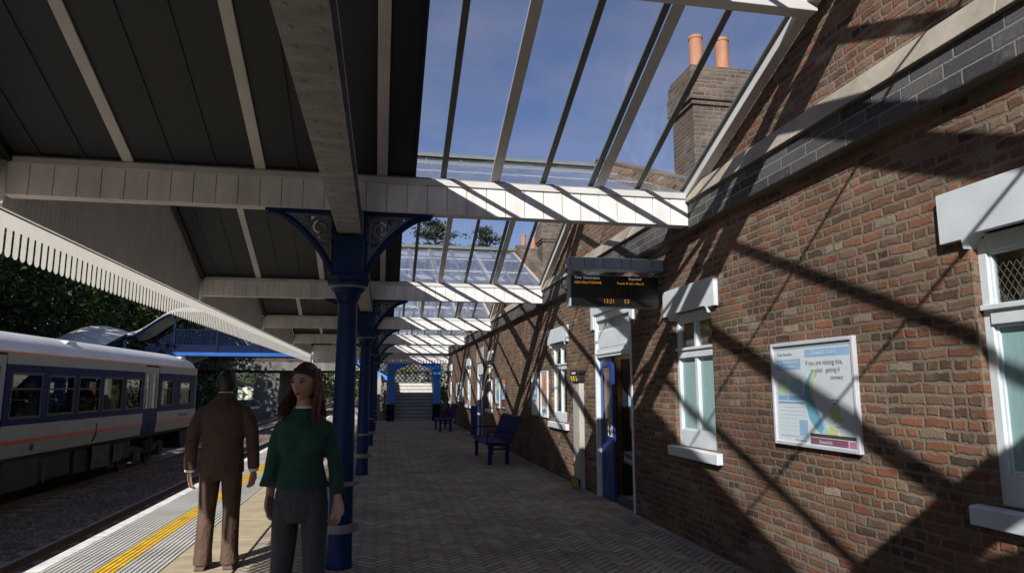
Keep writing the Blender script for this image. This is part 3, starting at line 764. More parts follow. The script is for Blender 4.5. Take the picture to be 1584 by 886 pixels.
# ================================================================== CANOPY
# ridge-and-furrow roof bays (dark sheeting over the track side, glass over the platform)
def make_bay(name_label, y0):
    ym = y0+PITCH/2; half = PITCH/2
    t = thing('canopy_roof', name_label, 'canopy roof', (0, ym, 0), group='ridge and furrow roof bays of the canopy')
    def gz(d): return ZV+SL*(half-abs(d))      # d from the ridge
    XG = .26
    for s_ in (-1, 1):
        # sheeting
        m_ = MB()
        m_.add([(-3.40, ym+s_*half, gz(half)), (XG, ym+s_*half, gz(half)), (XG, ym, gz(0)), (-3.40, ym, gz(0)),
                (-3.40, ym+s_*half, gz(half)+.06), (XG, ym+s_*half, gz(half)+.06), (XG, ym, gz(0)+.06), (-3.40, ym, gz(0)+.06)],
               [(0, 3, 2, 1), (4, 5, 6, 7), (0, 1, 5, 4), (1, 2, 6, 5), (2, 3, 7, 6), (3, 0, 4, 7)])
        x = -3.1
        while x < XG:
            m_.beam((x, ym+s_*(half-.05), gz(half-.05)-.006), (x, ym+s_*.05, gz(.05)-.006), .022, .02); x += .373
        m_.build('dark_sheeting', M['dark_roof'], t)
        # glass
        m_ = MB()
        xs = [XG+.01]+[.54+.512*k for k in range(6)]+[3.2]
        for xa_, xb_ in zip(xs, xs[1:]):
            a, b = xa_+.008, xb_-.008
            q = []
            for dz in (.012, .022):
                q += [(a, ym+s_*(half-.04), gz(half-.04)+dz), (b, ym+s_*(half-.04), gz(half-.04)+dz), (b, ym+s_*.03, gz(.03)+dz), (a, ym+s_*.03, gz(.03)+dz)]
            m_.add(q, [(0, 3, 2, 1), (4, 5, 6, 7), (0, 1, 5, 4), (1, 2, 6, 5), (2, 3, 7, 6), (3, 0, 4, 7)])
        if s_ < 0:
            for dd in (1.15, 2.35):
                k_ = MB(); k_.box(.28, 3.2, ym-dd-.011, ym-dd+.011, gz(dd)+.003, gz(dd)+.019); k_.build('cross_bar', M['grey_paint'], t)
        m_.build('glazing', M['glass' if s_ > 0 else 'glass_front'], t)
        for k in range(6):
            x = .54+.512*k
            m_ = MB(); m_.beam((x, ym+s_*(half-.02), gz(half-.02)+.012), (x, ym+s_*.02, gz(.02)+.012), .058, .018)
            m_.build('glazing_bar', M['bar'], t)
        for x in (-2.36, -1.2, -.06, 1.06, 2.16):
            m_ = MB(); m_.beam((x, ym+s_*(half-.02), gz(half-.02)-.018), (x, ym+s_*.03, gz(.03)-.018), .098, .024)
            m_.build('rafter', M['grey_paint'], t, bevel=.006)
        m_ = MB(); m_.beam((3.155, ym+s_*(half-.02), gz(half-.02)-.04), (3.155, ym+s_*.03, gz(.03)-.04), .1, .10)
        m_.build('wall_rafter', M['grey_paint'], t, bevel=.006)
        m_ = MB(); m_.beam((-3.34, ym+s_*(half-.02), gz(half-.02)-.05), (-3.34, ym+s_*.03, gz(.03)-.05), .07, .085)
        m_.build('edge_rafter', M['black'], t)
        d = 1.14
        if s_ < 0: continue
        m_ = MB(); m_.box(-3.3, 3.2, ym+s_*d-.06, ym+s_*d+.06, gz(d)-.135, gz(d)-.03)
        m_.build('purlin', M['grey_paint'], t, bevel=.006)
    m_ = MB(); m_.box(-3.38, 3.2, ym-.045, ym+.045, gz(0)-.2, gz(0)-.06); m_.build('ridge_beam', M['grey_paint'], t, bevel=.006)
    m_ = MB(); m_.prism([(ym-.16, gz(.16)+.055), (ym, gz(0)+.07), (ym+.16, gz(.16)+.055), (ym+.16, gz(.16)+.07), (ym, gz(0)+.1), (ym-.16, gz(.16)+.07)], 'x', -3.42, 3.22); m_.build('ridge_cap', M['bar'], t)
    # boarded gable towards the track
    m_ = MB(); d = -half+.03
    while d < half-.03:
        a, b = d+.004, min(d+.1, half)-.004
        m_.prism([(ym+a, 3.21), (ym+b, 3.21), (ym+b, gz(b)-.01), (ym+a, gz(a)-.01)], 'x', -3.425, -3.402); d += .1
    m_.box(-3.432, -3.426, ym-half+.02, ym+half-.02, 3.22, 3.68)
    m_.build('gable_boarding', M['gable_paint'], t)
    return t
bay = make_bay('glazed and dark sheeted roof bay directly overhead', YB[1])
labels = {0: 'roof bay of the canopy behind the viewer', 2: 'second roof bay overhead, past the nearest boarded beam',
          3: 'third roof bay, between the second and third boarded beams', 4: 'fourth roof bay, small in the distance', 5: 'farthest roof bay before the end boarding'}
for k, lb in labels.items(): dup(bay, (0, YB[k]+PITCH/2, 0), lb)

# boarded valley beams
def make_beam(label, y):
    t = thing('boarded_beam', label, 'beam', (0, y, 3.3), group='white boarded beams across the canopy')
    m_ = MB(); m_.box(-3.36, 3.2, y-.05, y+.06, 3.302, 3.59); m_.build('core', M['gable_paint'], t)
    m_ = MB(); x = -3.36
    while x < 3.19:
        b = min(x+.197, 3.203); m_.box(x+.003, b-.003, y-.068, y-.05, 3.3, 3.585); m_.box(x+.003, b-.003, y+.06, y+.074, 3.3, 3.585); x += .197
    m_.build('boarding', M['board_paint'], t, bevel=.003)
    m_ = MB(); m_.box(-3.36, 3.205, y-.085, y+.085, 3.586, 3.65); m_.build('top_rail', M['grey_paint'], t, bevel=.005)
    m_ = MB(); m_.box(-3.4, 3.2, y-.07, y+.07, 3.651, 3.668); m_.build('gutter', M['lead'], t)
    m_ = MB(); m_.tube([(-3.37, y-.09, 3.24), (-3.37, y-.09, 3.6)], .035, 12); m_.build('end_post', M['board_paint'], t, smooth=True)
    return t
bm0 = make_beam('nearest boarded beam across the canopy, its right half brightly sunlit', YB[2])
for k, lb in {1: 'boarded beam just behind the viewer', 3: 'second boarded beam, right half striped with sunlight', 4: 'third boarded beam counting from the viewer',
              5: 'fourth boarded beam, far along the canopy', 6: 'farthest boarded beam, low above the blue portal'}.items():
    dup(bm0, (0, YB[k], 3.3), lb)

# iron columns with scrolled spandrels
def spiral(cx, cz, r0, turns, a0, sgn, n=26):
    return [(cx+r0*(1-.82*i/n)*math.cos(a0+sgn*turns*2*PI*i/n), cz+r0*(1-.82*i/n)*math.sin(a0+sgn*turns*2*PI*i/n)) for i in range(n+1)]
def make_column(label, y):
    cx = -.35
    t = thing('iron_column', label, 'column', (cx, y, 0), group='navy cast iron columns of the canopy')
    m_ = MB(); m_.lathe([(.125, 0), (.125, .02), (.118, .06), (.112, .3), (.108, .75), (.098, 1.6), (.09, 2.38), (.095, 2.42)], 24, (cx, y, 0)); m_.build('shaft', M['navy'], t, smooth=True)
    m_ = MB(); m_.lathe([(.09, 2.4), (.13, 2.5), (.16, 2.53), (.16, 2.545)], 24, (cx, y, 0)); m_.build('capital_neck', M['navy'], t)
    m_ = MB(); m_.lathe([(.098, 2.50), (.172, 2.548), (.172, 2.562), (.1, 2.57)], 24, (cx, y, 0)); m_.build('capital_ring', M['band'], t)
    m_ = MB()
    for r, z0, z1 in ((.19, 2.563, 2.60), (.2, 2.6, 2.65)):
        m_.prism([(cx+r*1.08*math.cos(PI/8+k*PI/4), y+r*1.08*math.sin(PI/8+k*PI/4)) for k in range(8)], 'z', z0, z1)
    m_.build('capital', M['navy'], t, bevel=.006)
    m_ = MB(); m_.box(cx-.13, cx+.13, y-.12, y+.12, 2.65, 3.045); m_.box(cx-.145, cx+.145, y-.135, y+.135, 2.65, 2.68)
    for s_ in (-1, 1): m_.box(cx+s_*.137-.012, cx+s_*.137+.012, y-.05, y+.05, 3.046, 3.62)
    m_.build('head_block', M['navy'], t, bevel=.006)
    for z0, z1, r in ((.31, .385, .142), (.72, .755, .135)):
        m_ = MB(); m_.lathe([(.105, z0), (r, z0), (r, z1), (.105, z1)], 24, (cx, y, 0)); m_.box(cx+r-.005, cx+r+.03, y-.03, y+.03, z0+.005, z1-.005); m_.build('band', M['band'], t, bevel=.003)
    for s_ in (-1, 1):
        xr = cx+s_*.135; L = .64; H = .66; zt = 3.285; zb = zt-H
        P = lambda u, v: (xr+s_*u, y, zb+v)
        m_ = MB()
        ua = lambda q: L*(.55*(1-math.sqrt(max(0, 1-q*q)))+.45*q**1.2)
        arc = [(ua(k/18), H*k/18) for k in range(19)]
        m_.tube([P(u, v) for u, v in arc], (.021), 8, flat=1.6, ref=(0, 1, 0))
        m_.box(min(xr, xr+s_*(L+.02)), max(xr, xr+s_*(L+.02)), y-.03, y+.03, zt-.012, zt+.014)
        m_.box(min(xr-s_*.002, xr+s_*.028), max(xr-s_*.002, xr+s_*.028), y-.03, y+.03, zb-.02, zt-.013)
        for v in (.16, .36, .55): m_.ball(P(.03, v), .022, .03, .022, 8, 6)
        br = m_.build('bracket', M['navy'], t)
        m_ = MB()
        def curve(pts, r=.0105): m_.tube([P(u, v) for u, v in pts], r, 6, flat=1.5, ref=(0, 1, 0))
        curve(spiral(.15, .505, .10, 1.7, PI*.55, -1), .012); curve(spiral(.098, .285, .055, 1.5, -PI*.4, 1), .0115); curve(spiral(.315, .58, .055, 1.5, PI, 1), .0115); curve(spiral(.445, .622, .025, 1.2, PI, 1)); curve(spiral(.058, .145, .028, 1.3, PI/2, 1))
        curve([(.045, .05), (.045, .3), (.045, H-.02)], .012); curve([(.03, H-.03), (.3, H-.028), (L-.1, H-.026)], .012)
        curve([(max(.03, ua(q)-.035), H*q+.02) for q in [.15+.8*k/14 for k in range(15)]], .010)
        curve([(.045, .40), (.09, .38), (.15, .40)]); curve([(.25, .51), (.27, .56), (.25, .63)]); curve([(.37, .58), (.395, .61), (.39, .65)])
        curve([(.045, .21), (.09, .225), (.12, .24)]); curve([(.05, .6), (.1, .62), (.18, .61), (.22, .63)]); curve([(.2, .42), (.235, .46), (.28, .525)])
        m_.build('scrollwork', M['navy_scroll'], br, smooth=True)
    return t
c0 = make_column('nearest navy iron column, behind the woman in the green jumper', YB[2])
for k, lb in {3: 'second navy iron column along the platform', 4: 'third navy iron column along the platform', 5: 'fourth navy iron column along the platform', 6: 'farthest navy iron column beside the blue portal'}.items():
    dup(c0, (-.35, YB[k], 0), lb)

# riveted girder along the heads of the columns
t = thing('riveted_girder', 'grey riveted girder running along the tops of the columns', 'girder', (-.355, 0, 3.06))
m_ = MB(); m_.box(-.465, -.245, -8, 34, 3.062, 3.085); m_.box(-.375, -.335, -8, 34, 3.085, 3.27); m_.box(-.465, -.245, -8, 34, 3.27, 3.295); y = -.5
while y < 33:
    for x in (-.42, -.29):
        m_.add([(x+.024*math.cos(a), y+.024*math.sin(a), 3.062) for a in [PI/4*k for k in range(8)]]+[(x+.014*math.cos(a), y+.014*math.sin(a), 3.0565) for a in [PI/4*k for k in range(8)]],
               [(k, 8+k, 8+(k+1) % 8, (k+1) % 8) for k in range(8)]+[tuple(range(15, 7, -1))])
    y += .17
m_.build('flange', M['girder'], t)

# dagger-board valances
def tongue(m_, a, b, zt, zs, zb, put):
    g = .019; r = (b-a)/2-g; c = (a+b)/2
    pts = [(a, zt), (b, zt), (b, zs+.012), (b-g, zs)]
    pts += [(c+r*math.cos(k*PI/8), zb+r*.9-r*.9*math.sin(k*PI/8)) for k in range(9)]
    pts += [(a+g, zs), (a, zs+.012)]
    put(pts)
def sheet_yz(m_, p, x): m_.add([(x, a, b) for a, b in p], [tuple(range(len(p)))])
t = thing('dagger_valance', 'long white scalloped valance board along the track side of the canopy', 'valance', (-3.43, 0, 2.8))
m_ = MB(); y = -7.
while y < 34.:
    tongue(m_, y, y+.137, 3.19, 3.045, 2.79, lambda p: sheet_yz(m_, p, -3.435)); y += .1372
m_.build('boards', M['valance'], t)
m_ = MB(); m_.add([(-3.437, -7, 3.204), (-3.437, 34.1, 3.204), (-3.40, 34.1, 3.275), (-3.40, -7, 3.275)], [(0, 1, 2, 3)]); m_.build('moulding', M['valance'], t)
m_ = MB(); m_.box(-3.434, -3.422, -7, 34.1, 3.186, 3.203); m_.build('drawn_shadow_line', M['girder'], t)  # grey strip draws the dark shadow line between moulding and boards
t = thing('dagger_valance', 'grey scalloped boarding closing the far end of the canopy', 'valance', (0, 34.05, 2.8))
m_ = MB(); x = -3.4
while x < 3.15:
    tongue(m_, x, x+.137, 3.12, 2.98, 2.78, lambda p: m_.prism(p, 'y', 34.04, 34.065)); x += .1372
m_.build('boards', M['gable_paint'], t)
m_ = MB(); m_.box(-3.4, 3.2, 34.0, 34.1, 3.121, 3.3); m_.build('moulding', M['gable_paint'], t)

# ================================================================== SIGNS, POSTERS, FURNITURE
# departure board on its wall bracket
t = thing('departure_board', 'black hanging departure board with amber clock digits under a grey cover', 'departure board', (2.62, 7.5, 2.53))
m_ = MB(); m_.box(2.075, 3.235, 7.5, 7.66, 2.985, 3.105); m_.box(2.06, 3.235, 7.492, 7.67, 2.968, 2.984)
cv = m_.build('cover', M['sign_grey'], t, bevel=.004)
m_ = MB()
for x in (2.09, 2.26, 2.37, 2.49, 2.71, 2.83, 3.08): m_.box(x, x+.006, 7.496, 7.5, 2.99, 3.1)
m_.build('cover_seam', M['ink'], cv)
m_ = MB(); m_.box(2.11, 2.13, 7.55, 7.6, 2.9, 2.968); m_.box(3.09, 3.11, 7.55, 7.6, 2.9, 2.968); m_.build('hanger', M['sign_grey'], t)
m_ = MB(); m_.box(2.085, 3.165, 7.52, 7.66, 2.53, 2.9); cs = m_.build('casing', M['sign_grey'], t, bevel=.004)
m_ = MB(); m_.box(2.102, 3.163, 7.513, 7.519, 2.535, 2.893); scr = m_.build('screen', M['screen'], t)
m_ = MB(); m_.tube([(2.10, 7.6, 2.99), (2.02, 7.6, 2.9), (2.015, 7.6, 2.76), (2.085, 7.6, 2.72)], .008, 6); m_.build('cable', M['black'], t)
RF = (R(90), 0, 0)
def led(s, size, mat, x, z, **k): text('lettering', s, size, mat, scr, (x-2.62, 7.511-7.5, z-2.53), RF, **k)
led('Time', .042, M['led_white'], 2.14, 2.852); led('Destination', .042, M['led_white'], 2.25, 2.852); led('Expected', .042, M['led_white'], 2.80, 2.85)
led('NSS HOLLYTOWNE', .037, M['led'], 2.14, 2.797); led('Tunnel. Pl. Nr1. Mkt.a E', .034, M['led'], 2.655, 2.797)
led('13:21', .066, M['led'], 2.485, 2.575, sx=.95); led('53', .066, M['led'], 2.735, 2.575, sx=1.05)

def poster(label, yl, yr, z0, z1, blocks=(), texts=(), frame='alu', sheet='paper', name='poster', cat='poster', group=None):
    """framed sheet on the wall; u runs to the right as seen from the platform (towards -y), v up, in metres"""
    t = thing(name, label, cat, (W-.03, (yl+yr)/2, z0), group=group)
    m_ = MB(); fw = .028
    m_.box(W-.032, W+.01, yr, yr+fw, z0, z1); m_.box(W-.032, W+.01, yl-fw, yl, z0, z1)
    m_.box(W-.032, W+.01, yr+fw, yl-fw, z0, z0+fw); m_.box(W-.032, W+.01, yr+fw, yl-fw, z1-fw, z1)
    m_.build('frame', M[frame], t, bevel=.004)
    m_ = MB(); m_.box(W-.018, W+.005, yr+fw, yl-fw, z0+fw, z1-fw); sh = m_.build('sheet', M[sheet], t)
    by = {}
    for (u0, u1, v0, v1, mt) in blocks: by.setdefault(mt, []).append((u0, u1, v0, v1))
    lay = 0
    for mt, bl in by.items():
        d = .0182+.0002*lay; lay += 1
        for (u0, u1, v0, v1) in bl:
            m_ = MB()
            if isinstance(u0, list):
                m_.prism([(yl-p[0], z0+p[1]) for p in u0], 'x', W-d, W-.0175)
            else: m_.box(W-d, W-.0175, yl-u1, yl-u0, z0+v0, z0+v1)
            m_.build('printed_area', M[mt], sh)
    for (s, size, u, v, mt, al) in texts:
        text('lettering', s, size, M[mt], sh, (W-.0186-.0002*lay-(W-.03), yl-u-(yl+yr)/2, v), (R(90), 0, R(-90)), al)
    return t
# curve of the map river as a band
def band_poly(c, wd):
    n = len(c); L = []; Rr = []
    for i, (u, v) in enumerate(c):
        a = c[max(i-1, 0)]; b = c[min(i+1, n-1)]; dx, dy = b[0]-a[0], b[1]-a[1]; l = math.hypot(dx, dy)
        w0 = wd[i] if isinstance(wd, list) else wd
        L.append((u-dy/l*w0/2, v+dx/l*w0/2)); Rr.append((u+dy/l*w0/2, v-dx/l*w0/2))
    return L+Rr[::-1]
cr = [(.60, .575), (.535, .54), (.49, .48), (.475, .41), (.49, .33), (.53, .25), (.585, .18), (.625, .135)]
gr = [(.62, .61), (.605, .585), (.56, .555), (.525, .50), (.52, .43), (.545, .37), (.565, .345)]
poster('large blue and white onward travel map poster between the two nearest windows', 5.283, 4.243, 1.15, 1.965,
       [(.03, 1.01, .757, .787, 'ink_'), (.46, .985, .685, .745, 'paper_blue'), (.07, .40, .595, .68, 'paper_blue'),
        (.07, .205, .395, .53, 'paper_lgreen'), (.22, .41, .4, .52, 'paper_sky'), (.07, .205, .355, .392, 'paper_mid'), (.215, .43, .355, .392, 'paper_mid'), (.07, .43, .328, .345, 'paper_mid'),
        (.34, .45, .085, .205, 'paper_blue'), (.07, .45, .072, .076, 'paper_mid'), (.455, .458, .07, .68, 'paper_sky'),
        (.07, .44, .30, .302, 'paper_sky'), (.07, .44, .27, .272, 'paper_sky'), (.07, .44, .24, .242, 'paper_sky'), (.07, .33, .21, .212, 'paper_sky'), (.07, .33, .18, .182, 'paper_sky'), (.07, .33, .15, .152, 'paper_sky'), (.07, .33, .12, .122, 'paper_sky'),
        (band_poly(cr, [.03, .06, .08, .085, .1, .12, .1, .06]), 0, 0, 0, 'paper_teal'), (band_poly([(u+.05, v-.03) for u, v in cr[3:]], [.02, .06, .1, .1, .08]), 0, 0, 0, 'paper_sky'),
        (band_poly(gr, [.012, .02, .035, .04, .04, .03, .015]), 0, 0, 0, 'paper_green'), ([(.72, .31), (.83, .33), (.87, .22), (.76, .2)], 0, 0, 0, 'paper_green'), ([(.67, .12), (.72, .18), (.80, .15), (.81, .11)], 0, 0, 0, 'paper_green'),
        (.475, .99, .088, .112, 'paper_dark'), (.475, .91, .022+.012, .082, 'paper_plum'), (.92, .99, .034, .078, 'paper_pink')] if False else
       [(.03, 1.01, .757, .787, 'sign_grey'), (.46, .985, .685, .745, 'paper_blue'), (.07, .40, .595, .68, 'paper_blue'),
        (.07, .205, .395, .53, 'paper_lgreen'), (.22, .41, .4, .52, 'paper_sky'), (.07, .205, .355, .392, 'paper_mid'), (.215, .43, .355, .392, 'paper_mid'), (.07, .43, .328, .345, 'paper_mid'),
        (.34, .45, .085, .205, 'paper_blue'), (.07, .45, .072, .076, 'paper_mid'), (.455, .458, .07, .68, 'paper_sky'),
        (.07, .44, .30, .304, 'paper_sky'), (.07, .44, .27, .274, 'paper_sky'), (.07, .44, .24, .244, 'paper_sky'), (.07, .33, .21, .214, 'paper_sky'), (.07, .33, .18, .184, 'paper_sky'), (.07, .33, .15, .154, 'paper_sky'), (.07, .33, .12, .124, 'paper_sky'),
        (band_poly(cr, [.03, .06, .08, .085, .1, .12, .1, .06]), 0, 0, 0, 'paper_teal'), (band_poly([(u+.05, v-.03) for u, v in cr[3:]], [.02, .06, .1, .1, .08]), 0, 0, 0, 'paper_sky'),
        (band_poly(gr, [.012, .02, .035, .04, .04, .03, .015]), 0, 0, 0, 'paper_green'), ([(.72, .31), (.83, .33), (.87, .22), (.76, .2)], 0, 0, 0, 'paper_green'), ([(.67, .12), (.72, .18), (.80, .15), (.81, .11)], 0, 0, 0, 'paper_green'),
        (.475, .99, .088, .112, 'paper_dark'), (.475, .91, .034, .082, 'paper_plum'), (.92, .99, .034, .078, 'paper_pink')],
       [('Onward Travel', .048, .54, .70, 'paper', 'LEFT'), ('0', .085, .085, .605, 'paper', 'LEFT'), ('Rail Replacement', .03, .16, .645, 'paper', 'LEFT'), ('and Local Buses', .026, .16, .612, 'paper', 'LEFT'),
        ('Great Missenden', .03, .09, .71, 'ink', 'LEFT'), ('If you are visiting this,', .05, .47, .625, 'ink', 'LEFT'), ('to avoid   getting ill', .044, .53, .57, 'ink', 'LEFT'), ('connect', .044, .76, .515, 'ink', 'LEFT'),
        ('Local area', .022, .74, .36, 'paper_plum', 'LEFT'), ('map', .022, .77, .335, 'paper_plum', 'LEFT'), ('Key to map', .018, .8, .17, 'ink', 'LEFT'), ('Onward Info', .03, .58, .045, 'paper', 'LEFT'), ('Notes and information', .016, .28, .045, 'ink', 'LEFT')])
poster('narrow blue and white poster, left of the pair beside the dark window', 14.8, 14.22, 1.03, 1.93,
       [(.06, .52, .36, .74, 'paper_mid'), (.16, .42, .45, .66, 'paper'), (.08, .5, .1, .2, 'paper_sky'), (.2, .38, .28, .34, 'ink')],
       [('TRAVEL', .09, .1, .53, 'ink', 'LEFT')], group='posters between the near doorway and the nearer bench')
poster('poster with an orange and peach picture, right of the pair beside the dark window', 13.93, 13.34, 1.02, 1.94,
       [(.05, .54, .22, .86, 'paper_skin'), ([(.22, .72), (.3, .8), (.4, .74), (.43, .6), (.34, .5), (.24, .56)], 0, 0, 0, 'paper_orange'), ([(.3, .5), (.42, .46), (.46, .3), (.36, .28)], 0, 0, 0, 'paper_pink'), (.07, .5, .08, .16, 'sign_grey')],
       [('SUMMER', .08, .1, .1, 'ink', 'LEFT')], frame='white_paint', group='posters between the near doorway and the nearer bench')
poster('teal and grey poster above the nearer blue bench', 19.72, 19.05, 1.04, 1.88,
       [(.05, .62, .2, .78, 'paper_teal'), (.1, .57, .5, .72, 'paper_lgreen'), (.06, .6, .06, .14, 'ink')], [], group='pair of posters above the nearer blue bench')
poster('poster with an orange strip along its top above the nearer blue bench', 18.75, 18.1, 1.04, 1.88,
       [(.04, .61, .66, .8, 'paper_orange'), (.05, .6, .3, .62, 'paper_sky'), (.1, .5, .36, .55, 'paper_mid'), (.04, .61, .05, .26, 'paper_dark'), (.2, .44, .1, .2, 'train_red')], [], frame='paper_dark', group='pair of posters above the nearer blue bench')
poster('dark blue poster near the farther bench, left of the distant pair', 30.5, 29.75, 1.03, 1.83, [(.05, .7, .1, .74, 'paper_mid'), (.1, .6, .2, .5, 'paper_dark')], [])
poster('pale blue poster near the farther bench, right of the distant pair', 28.98, 28.05, 1.03, 1.87, [(.06, .87, .5, .78, 'paper_sky'), (.08, .5, .1, .44, 'paper_blue')], [])

# grey steel help-point panel with striped cap left of the doorway
t = thing('barrier_post', 'tall grey steel panel with black cap and yellow hazard stripes left of the near doorway', 'barrier post', (W-.06, 11.05, 0))
m_ = MB(); m_.box(W-.09, W-.002, 10.86, 11.24, 0, 1.72); m_.build('panel', M['steel'], t, bevel=.01)
m_ = MB(); m_.box(W-.125, W-.001, 10.82, 11.28, 1.7, 1.9); cp = m_.build('cap', M['black'], t, bevel=.015)
m_ = MB()
for k in range(3): m_.prism([(11.24-.14*k, 1.8), (11.18-.14*k, 1.8), (11.12-.14*k, 1.715), (11.18-.14*k, 1.715)], 'x', W-.131, W-.124)
m_.build('hazard_stripes', M['yellow'], cp)
m_ = MB(); m_.box(W-.131, W-.124, 10.95, 11.16, 1.83, 1.862); m_.build('name_plate', M['white_paint'], cp)
m_ = MB(); m_.box(W-.13, W-.092, 10.84, 11.26, .02, .16); ft = m_.build('foot', M['black'], t, bevel=.006)
m_ = MB()
for k in range(3): m_.prism([(11.22-.14*k, .15), (11.15-.14*k, .15), (11.09-.14*k, .03), (11.16-.14*k, .03)], 'x', W-.136, W-.129)
m_.build('hazard_stripes', M['yellow'], ft)
m_ = MB(); m_.box(W-.094, W-.0895, 10.862, 10.885, .16, 1.7); m_.build('edge_strip', M['yellow'], t)

# blue mesh benches
def bench(label, x, y):
    t = thing('mesh_bench', label, 'bench', (x, y, 0), group='blue wire mesh benches along the wall')
    Lb = 2.2; y0, y1 = y, y+Lb
    def leg(lx, ly, h): m_ = MB(); m_.box(lx-.038, lx+.038, ly-.035, ly+.035, 0, h); m_.build('leg', M['bench'], t, bevel=.005)
    for ly in (y0+.05, y1-.05): leg(x+.0, ly, .43); leg(x+.37, ly, .43)
    for ly in (y0+.05, y1-.05):
        m_ = MB(); m_.box(x+.038, x+.332, ly-.018, ly+.018, .3, .34); m_.build('stretcher', M['bench'], t)
    prof = [(x-.07, .415), (x-.03, .445), (x+.15, .44), (x+.36, .425), (x+.44, .45), (x+.5, .58), (x+.565, .78), (x+.64, .97), (x+.69, .99)]
    sp, bp = prof[:5], prof[4:]
    for nm, pp in (('seat', sp), ('backrest', bp)):
        m_ = MB()
        k = y0
        while k <= y1+.001:
            m_.tube([(a, k, b) for a, b in pp], .0085, 5); k += .05
        # long wires
        for (a, b), (c, d) in zip(pp, pp[1:]):
            l = math.hypot(c-a, d-b); nn = max(1, int(l/.045))
            for q in range(nn): m_.tube([(a+(c-a)*q/nn, y0, b+(d-b)*q/nn), (a+(c-a)*q/nn, y1, b+(d-b)*q/nn)], .0085, 5)
        a, b = pp[-1]; m_.tube([(a, y0, b), (a, y1, b)], .014, 6)
        a, b = pp[0]; m_.tube([(a, y0, b), (a, y1, b)], .014, 6)
        for k in (y0, y1): m_.tube([(a, k, b) for a, b in pp], .016, 6)
        m_.build(nm, M['bench'], t)
    m_ = MB(); m_.box(x-.04, x+.42, y0+.03, y0+.07, .385, .425); m_.box(x-.04, x+.42, y1-.07, y1-.03, .385, .425); m_.build('under_frame', M['bench'], t)
    for k in (y0+.01, y1-.01):
        m_ = MB(); m_.tube([(x-.05, k, .44), (x-.07, k, .55), (x-.05, k, .655), (x+.02, k, .68), (x+.4, k, .68), (x+.52, k, .67)], .014, 8); m_.build('armrest', M['bench'], t)
    return t
bench('nearer blue mesh bench against the brick wall', 2.27, 14.6)
bench('farther blue mesh bench beside the foot of the footbridge stairs', 2.12, 25.6)

# ================================================================== TRAIN
TZ = -.95
tr = thing('train', 'white and blue diesel train carriage with red stripe standing at the far platform', 'train', (-9.03, 16., TZ), -TH)
TT = Matrix.Translation((0, 0, -TZ))
def tb(m_, nm, mat, par=None, **k): return m_.xform(TT).build(nm, M[mat], par or tr, local=True, **k)
S0, S1 = -9.7, 13.2
wins = [(11.17, 12.43, 1.03, 1.8), (9.2, 10.31, 1.03, 1.85), (6.18, 7.36, 1.0, 1.87), (4.65, 5.89, 1.0, 1.87), (3.19, 4.4, 1.0, 1.87), (1.7, 2.91, 1.0, 1.87), (.14, 1.35, .98, 1.9),
        (-3.1, -1.9, 1.0, 1.87), (-4.6, -3.4, 1.0, 1.87), (-6.1, -4.9, 1.0, 1.87), (-7.6, -6.4, 1.0, 1.87), (-9.2, -8.0, 1.0, 1.87)]
doors = [(7.63, 8.92), (-1.45, -.1)]
